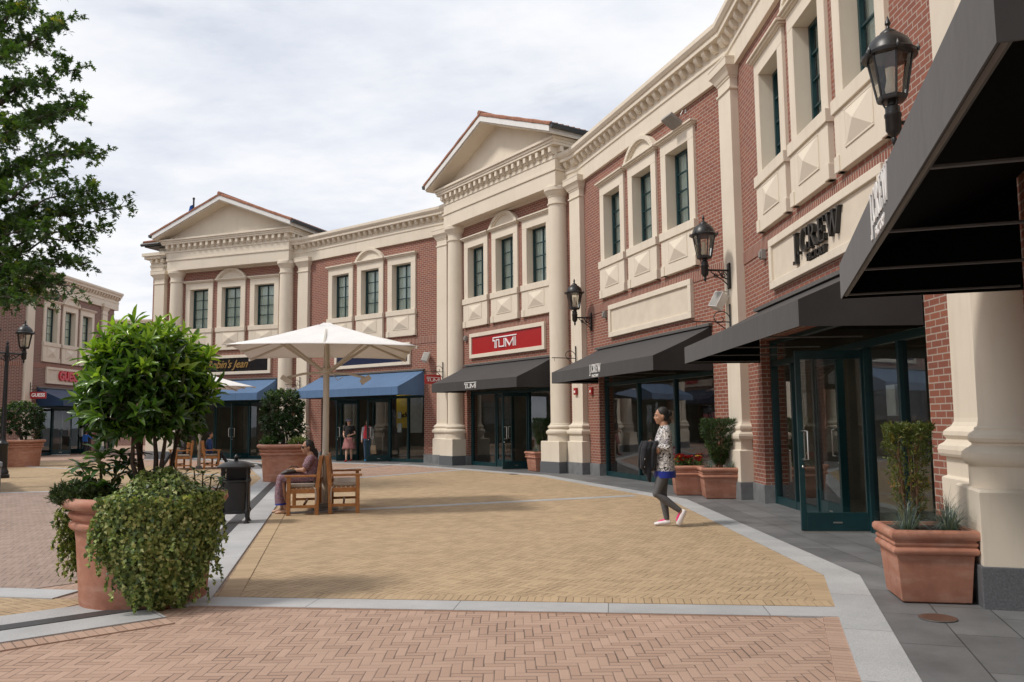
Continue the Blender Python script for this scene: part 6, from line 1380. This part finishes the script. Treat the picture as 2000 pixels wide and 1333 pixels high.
# --- simple general figure for people farther away --------------------------
def figure(M,label,k,top,bottom,hair,skin='skin',legs=((.09,-.10,.0),(-.09,.10,.0)),arms=None,skirt=None,long_hair=False,sleeve=1.0,shoes='redshoe',vs=.013,sit=False,yaw=0,lower=None,armlen=1):
    r=thing('person',label,'person',M); g=G(); ex=G(); V=lambda x,y,z: Vector((x*k,y*k,z*k)); dz=-.43 if sit else 0
    g.tube([V(0,0,.86+dz),V(0,0,.95+dz),V(0,0,1.07+dz),V(0,0,1.24+dz),V(0,.01,1.37+dz),V(0,.01,1.42+dz),V(0,-.01,1.50+dz)],[(a*k,b*k) for a,b in ((.15,.11),(.15,.11),(.12,.095),(.15,.11),(.14,.08),(.06,.055),(.05,.05))],14)
    Mh=head_geo(g,V(0,-.02,1.56+dz),k,yaw,0); J=[]
    for sx,(x,y,lift) in zip((1,-1),legs):
        if sit: h_,k_,a_=V(sx*.09,.02,.45),V(sx*.10,-.42,.47),V(sx*.10,-.45+y*2,.09)
        else: h_,k_,a_=V(sx*.085,0,.87),V(x*1.0,y*.55-.03,.475+lift*.4),V(x,y,.085+lift)
        J.append((h_,k_,a_)); limbs(g,[h_,k_,k_.lerp(a_,.3),a_],[.075*k,.05*k,.05*k,.033*k],10)
    arms=arms or [((.21,.02,1.10),(.215,-.06,.87)),((-.21,.02,1.10),(-.215,-.06,.87))]; A=[]
    for sx,(e,w) in zip((1,-1),arms):
        s_=V(sx*.165,.01,1.365+dz); e=V(e[0],e[1],e[2]+dz); w=V(w[0],w[1],w[2]+dz); A.append((s_,e,w)); limbs(g,[s_,e,w],[.045*k,.036*k,.026*k],10); hand(g,ex,w,w-e,(-sx,0,0),.4,k,sx)
    vbuild(g,'body',skin,r,M,vs,ex,4); face_parts(r,M,Mh,k)
    g=G(); g.tube([V(0,0,.92+dz),V(0,0,1.06+dz),V(0,0,1.24+dz),V(0,.01,1.36+dz),V(0,.01,1.42+dz)],[(a*k,b*k) for a,b in ((.165,.125),(.14,.112),(.165,.125),(.158,.096),(.075,.07))],14)
    for s_,e,w in A:
        if sleeve>=1: limbs(g,[s_,e,e.lerp(w,.9)],[.06*k,.05*k,.04*k],10)
        else: limbs(g,[s_,s_.lerp(e,sleeve)],[.062*k,.058*k],10)
    vbuild(g,'top',top,r,M,vs,None,4)
    if skirt:
        zt,zb,wt,wb=skirt; g=G(); n=28; rings=[]
        for j in range(7):
            t=j/6; z=zt+(zb-zt)*t; rr=wt+(wb-wt)*t; rings.append([V(rr*(1+.07*t*sin(i*2*pi/n*7))*cos(2*pi*i/n),rr*.78*(1+.07*t*sin(i*2*pi/n*7))*sin(2*pi*i/n)-.01,z) for i in range(n)])
        for j in range(6):
            for i in range(n): q=(i+1)%n; g.face([rings[j][i],rings[j+1][i],rings[j+1][q],rings[j][q]][::-1])
        o=g.build('skirt',MT[bottom],r,M,smooth=True,angle=80); s=o.modifiers.new('t','SOLIDIFY'); s.thickness=.008
        if lower: g=G(); g.tube([V(0,0,zt+.01),V(0,0,zt-.20)],[((wt+.012)*k,(wt*.78+.012)*k),((wt+.035)*k,(wt*.8+.035)*k)],20); g.build('waistband',MT[lower],o,M,smooth=True)
    else:
        g=G(); g.tube([V(0,0,.84+dz),V(0,0,.95+dz)],[(.165*k,.125*k),(.155*k,.118*k)],14)
        for h_,k_,a_ in J: limbs(g,[h_,h_.lerp(k_,.5),k_,k_.lerp(a_,.5),k_.lerp(a_,.97)],[.088*k,.08*k,.064*k,.06*k,.056*k],10)
        vbuild(g,'trousers',bottom,r,M,vs,None,4)
    for h_,k_,a_ in J: g=G(); shoe(g,(a_.x,a_.y,a_.z-.035*k),(a_.x*1.05,a_.y-.17*k,max(.025*k,a_.z-.06*k)),k); vbuild(g,'shoe',shoes,r,M,max(.008,vs*.7),None,3)
    q=G(); q.ball((0,.028*k,.040*k),(.084*k,.094*k,.097*k),16,12); q.ball((0,.06*k,-.02*k),(.075*k,.06*k,.085*k))
    if long_hair:
        q.tube([(0,.07*k,-.02*k),(0,.085*k,-.12*k),(0,.08*k,-.26*k)],[(.08*k,.05*k),(.09*k,.045*k),(.07*k,.03*k)],12)
        for s in (-1,1): q.tube([(s*.072*k,.0,.03*k),(s*.085*k,.01*k,-.08*k),(s*.095*k,.0,-.20*k)],[.028*k,.03*k,.02*k],8)
    g=G(); g.idx([Mh@Vector(p) for p in q.v],q.f); vbuild(g,'hair',hair,r,M,max(.008,vs*.8),None,4)
    return r,Mh,A
M=T(-6.50,32.9,.010,R(-4))
r,Mh,A=figure(M,'woman in a dark sun hat, black top and rose skirt walking',1.0,'blackcloth','skirtp','hair','skin2',((.085,.06,.02),(-.06,-.16,0)),[((.23,.03,1.10),(.10,-.19,1.04)),((-.21,-.02,1.10),(-.15,-.20,1.02))],(.95,.50,.155,.27),False,.45,'redshoe',.011,lower='skirty')
g=G(); q=G(); q.lathe([(.10,.055),(.098,.10),(.085,.135),(.05,.15),(0,.153)],20); q.lathe([(.10,.062),(.15,.050),(.165,.030),(.16,.030),(.10,.052)],24); g.idx([Mh@Vector(p) for p in q.v],q.f); h=g.build('hat',MT['hat'],r,M,smooth=True)
g=G(); q=G(); q.tube([(0,0,.06),(0,0,.088)],.103,20); g.idx([Mh@Vector(p) for p in q.v],q.f); g.build('hat_band',MT['hatband'],h,M,smooth=True)
o=thing('shoulder_bag','tan shoulder bag hanging at the hip of the woman in the sun hat','bag',M@Matrix.Translation((.2,0,.8))); g=G(); g.tube([(.19,.02,.70),(.21,.02,.80),(.18,.02,.93)],[(.06,.09),(.07,.11),(.05,.08)],12); g.build('body',MT['skirty'],o,M,smooth=True); g=G(); g.tube([(.17,-.06,.9),(.05,-.13,1.15),(-.12,-.04,1.40)],.010,5); g.build('strap',MT['leather'],o,M)
M=T(-5.74,32.75,.010,R(4))
r,Mh,A=figure(M,'woman in a coral scarf, grey cardigan and jeans walking out under the blue awning',.97,'cardigan','denim','hair','skin',((.075,-.14,0),(-.08,.10,.02)),None,None,True,1,'blueshoe',.011)
g=G(); g.tube([(-.09,.02,1.40),(-.06,-.085,1.37),(.0,-.115,1.34),(.07,-.08,1.37),(.09,.03,1.40),(0,.075,1.41),(-.09,.02,1.40)],[.045]*7,10); g.tube([(-.05,-.115,1.34),(-.075,-.155,1.15),(-.08,-.155,.90)],[(.055,.025),(.07,.02),(.065,.016)],10); g.tube([(.05,-.115,1.33),(.04,-.16,1.12),(.045,-.155,.88)],[(.055,.025),(.07,.02),(.068,.016)],10); vbuild(g,'scarf','scarf',r,M,.011,None,3)
o=thing('paper_bag','brown paper shopping bag carried by the woman in the coral scarf','shopping bag',M@Matrix.Translation((.24,-.05,.35))); g=G(); g.frust([(.13,-.06,.06,.30),(.10,-.05,.05,.64)],c=(.24,-.08)); g.build('sack',MT['paper'],o,M,bevel=.004); g=G(); g.tube([(.17,-.08,.64),(.20,-.08,.80),(.28,-.08,.80),(.31,-.08,.64)],.006,5); g.build('handle',MT['paper'],o,M)
# group by the far left shop, seen from behind
figure(T(-24.0,46.2,.01,R(150)),'woman with long dark hair in a white top entering the far left shop',1.0,'whitecloth','darkcloth','hair','skin',long_hair=True,shoes='darkcloth',vs=.016)
figure(T(-23.15,45.2,.01,R(165)),'grey haired person in dark clothes in front of the far left shop',.98,'darkcloth','darkcloth','hairgrey','skin2',shoes='darkcloth',vs=.016)
figure(T(-22.75,44.2,.01,R(170)),'small child in a bright blue top holding one arm out by the far left shop',.74,'bluetop','darkcloth','hair','skin',arms=[((.21,.02,1.10),(.215,-.02,.87)),((.0-.36,.0,1.22),(-.58,.0,1.10))][::1],shoes='darkcloth',vs=.013)
figure(T(-22.3,45.6,.01,R(200)),'person in lilac shirt and dark trousers by the far left shop',1.0,'lilac','darkcloth','hair','skin',shoes='whitecloth',vs=.016)
# two people on the far benches, mostly hidden by the bush
figure(B3@Matrix.Translation((.3,.02,.06)),'person in dark clothes sitting on the far left facing bench behind the bush',.98,'darkcloth','darkcloth','hair','skin',shoes='darkcloth',vs=.016,sit=True)
figure(B4@Matrix.Translation((-.35,.02,.06)),'person in dark clothes sitting on the far right facing bench behind the bush',.98,'stripeblue','darkcloth','hair','skin',shoes='darkcloth',vs=.016,sit=True)
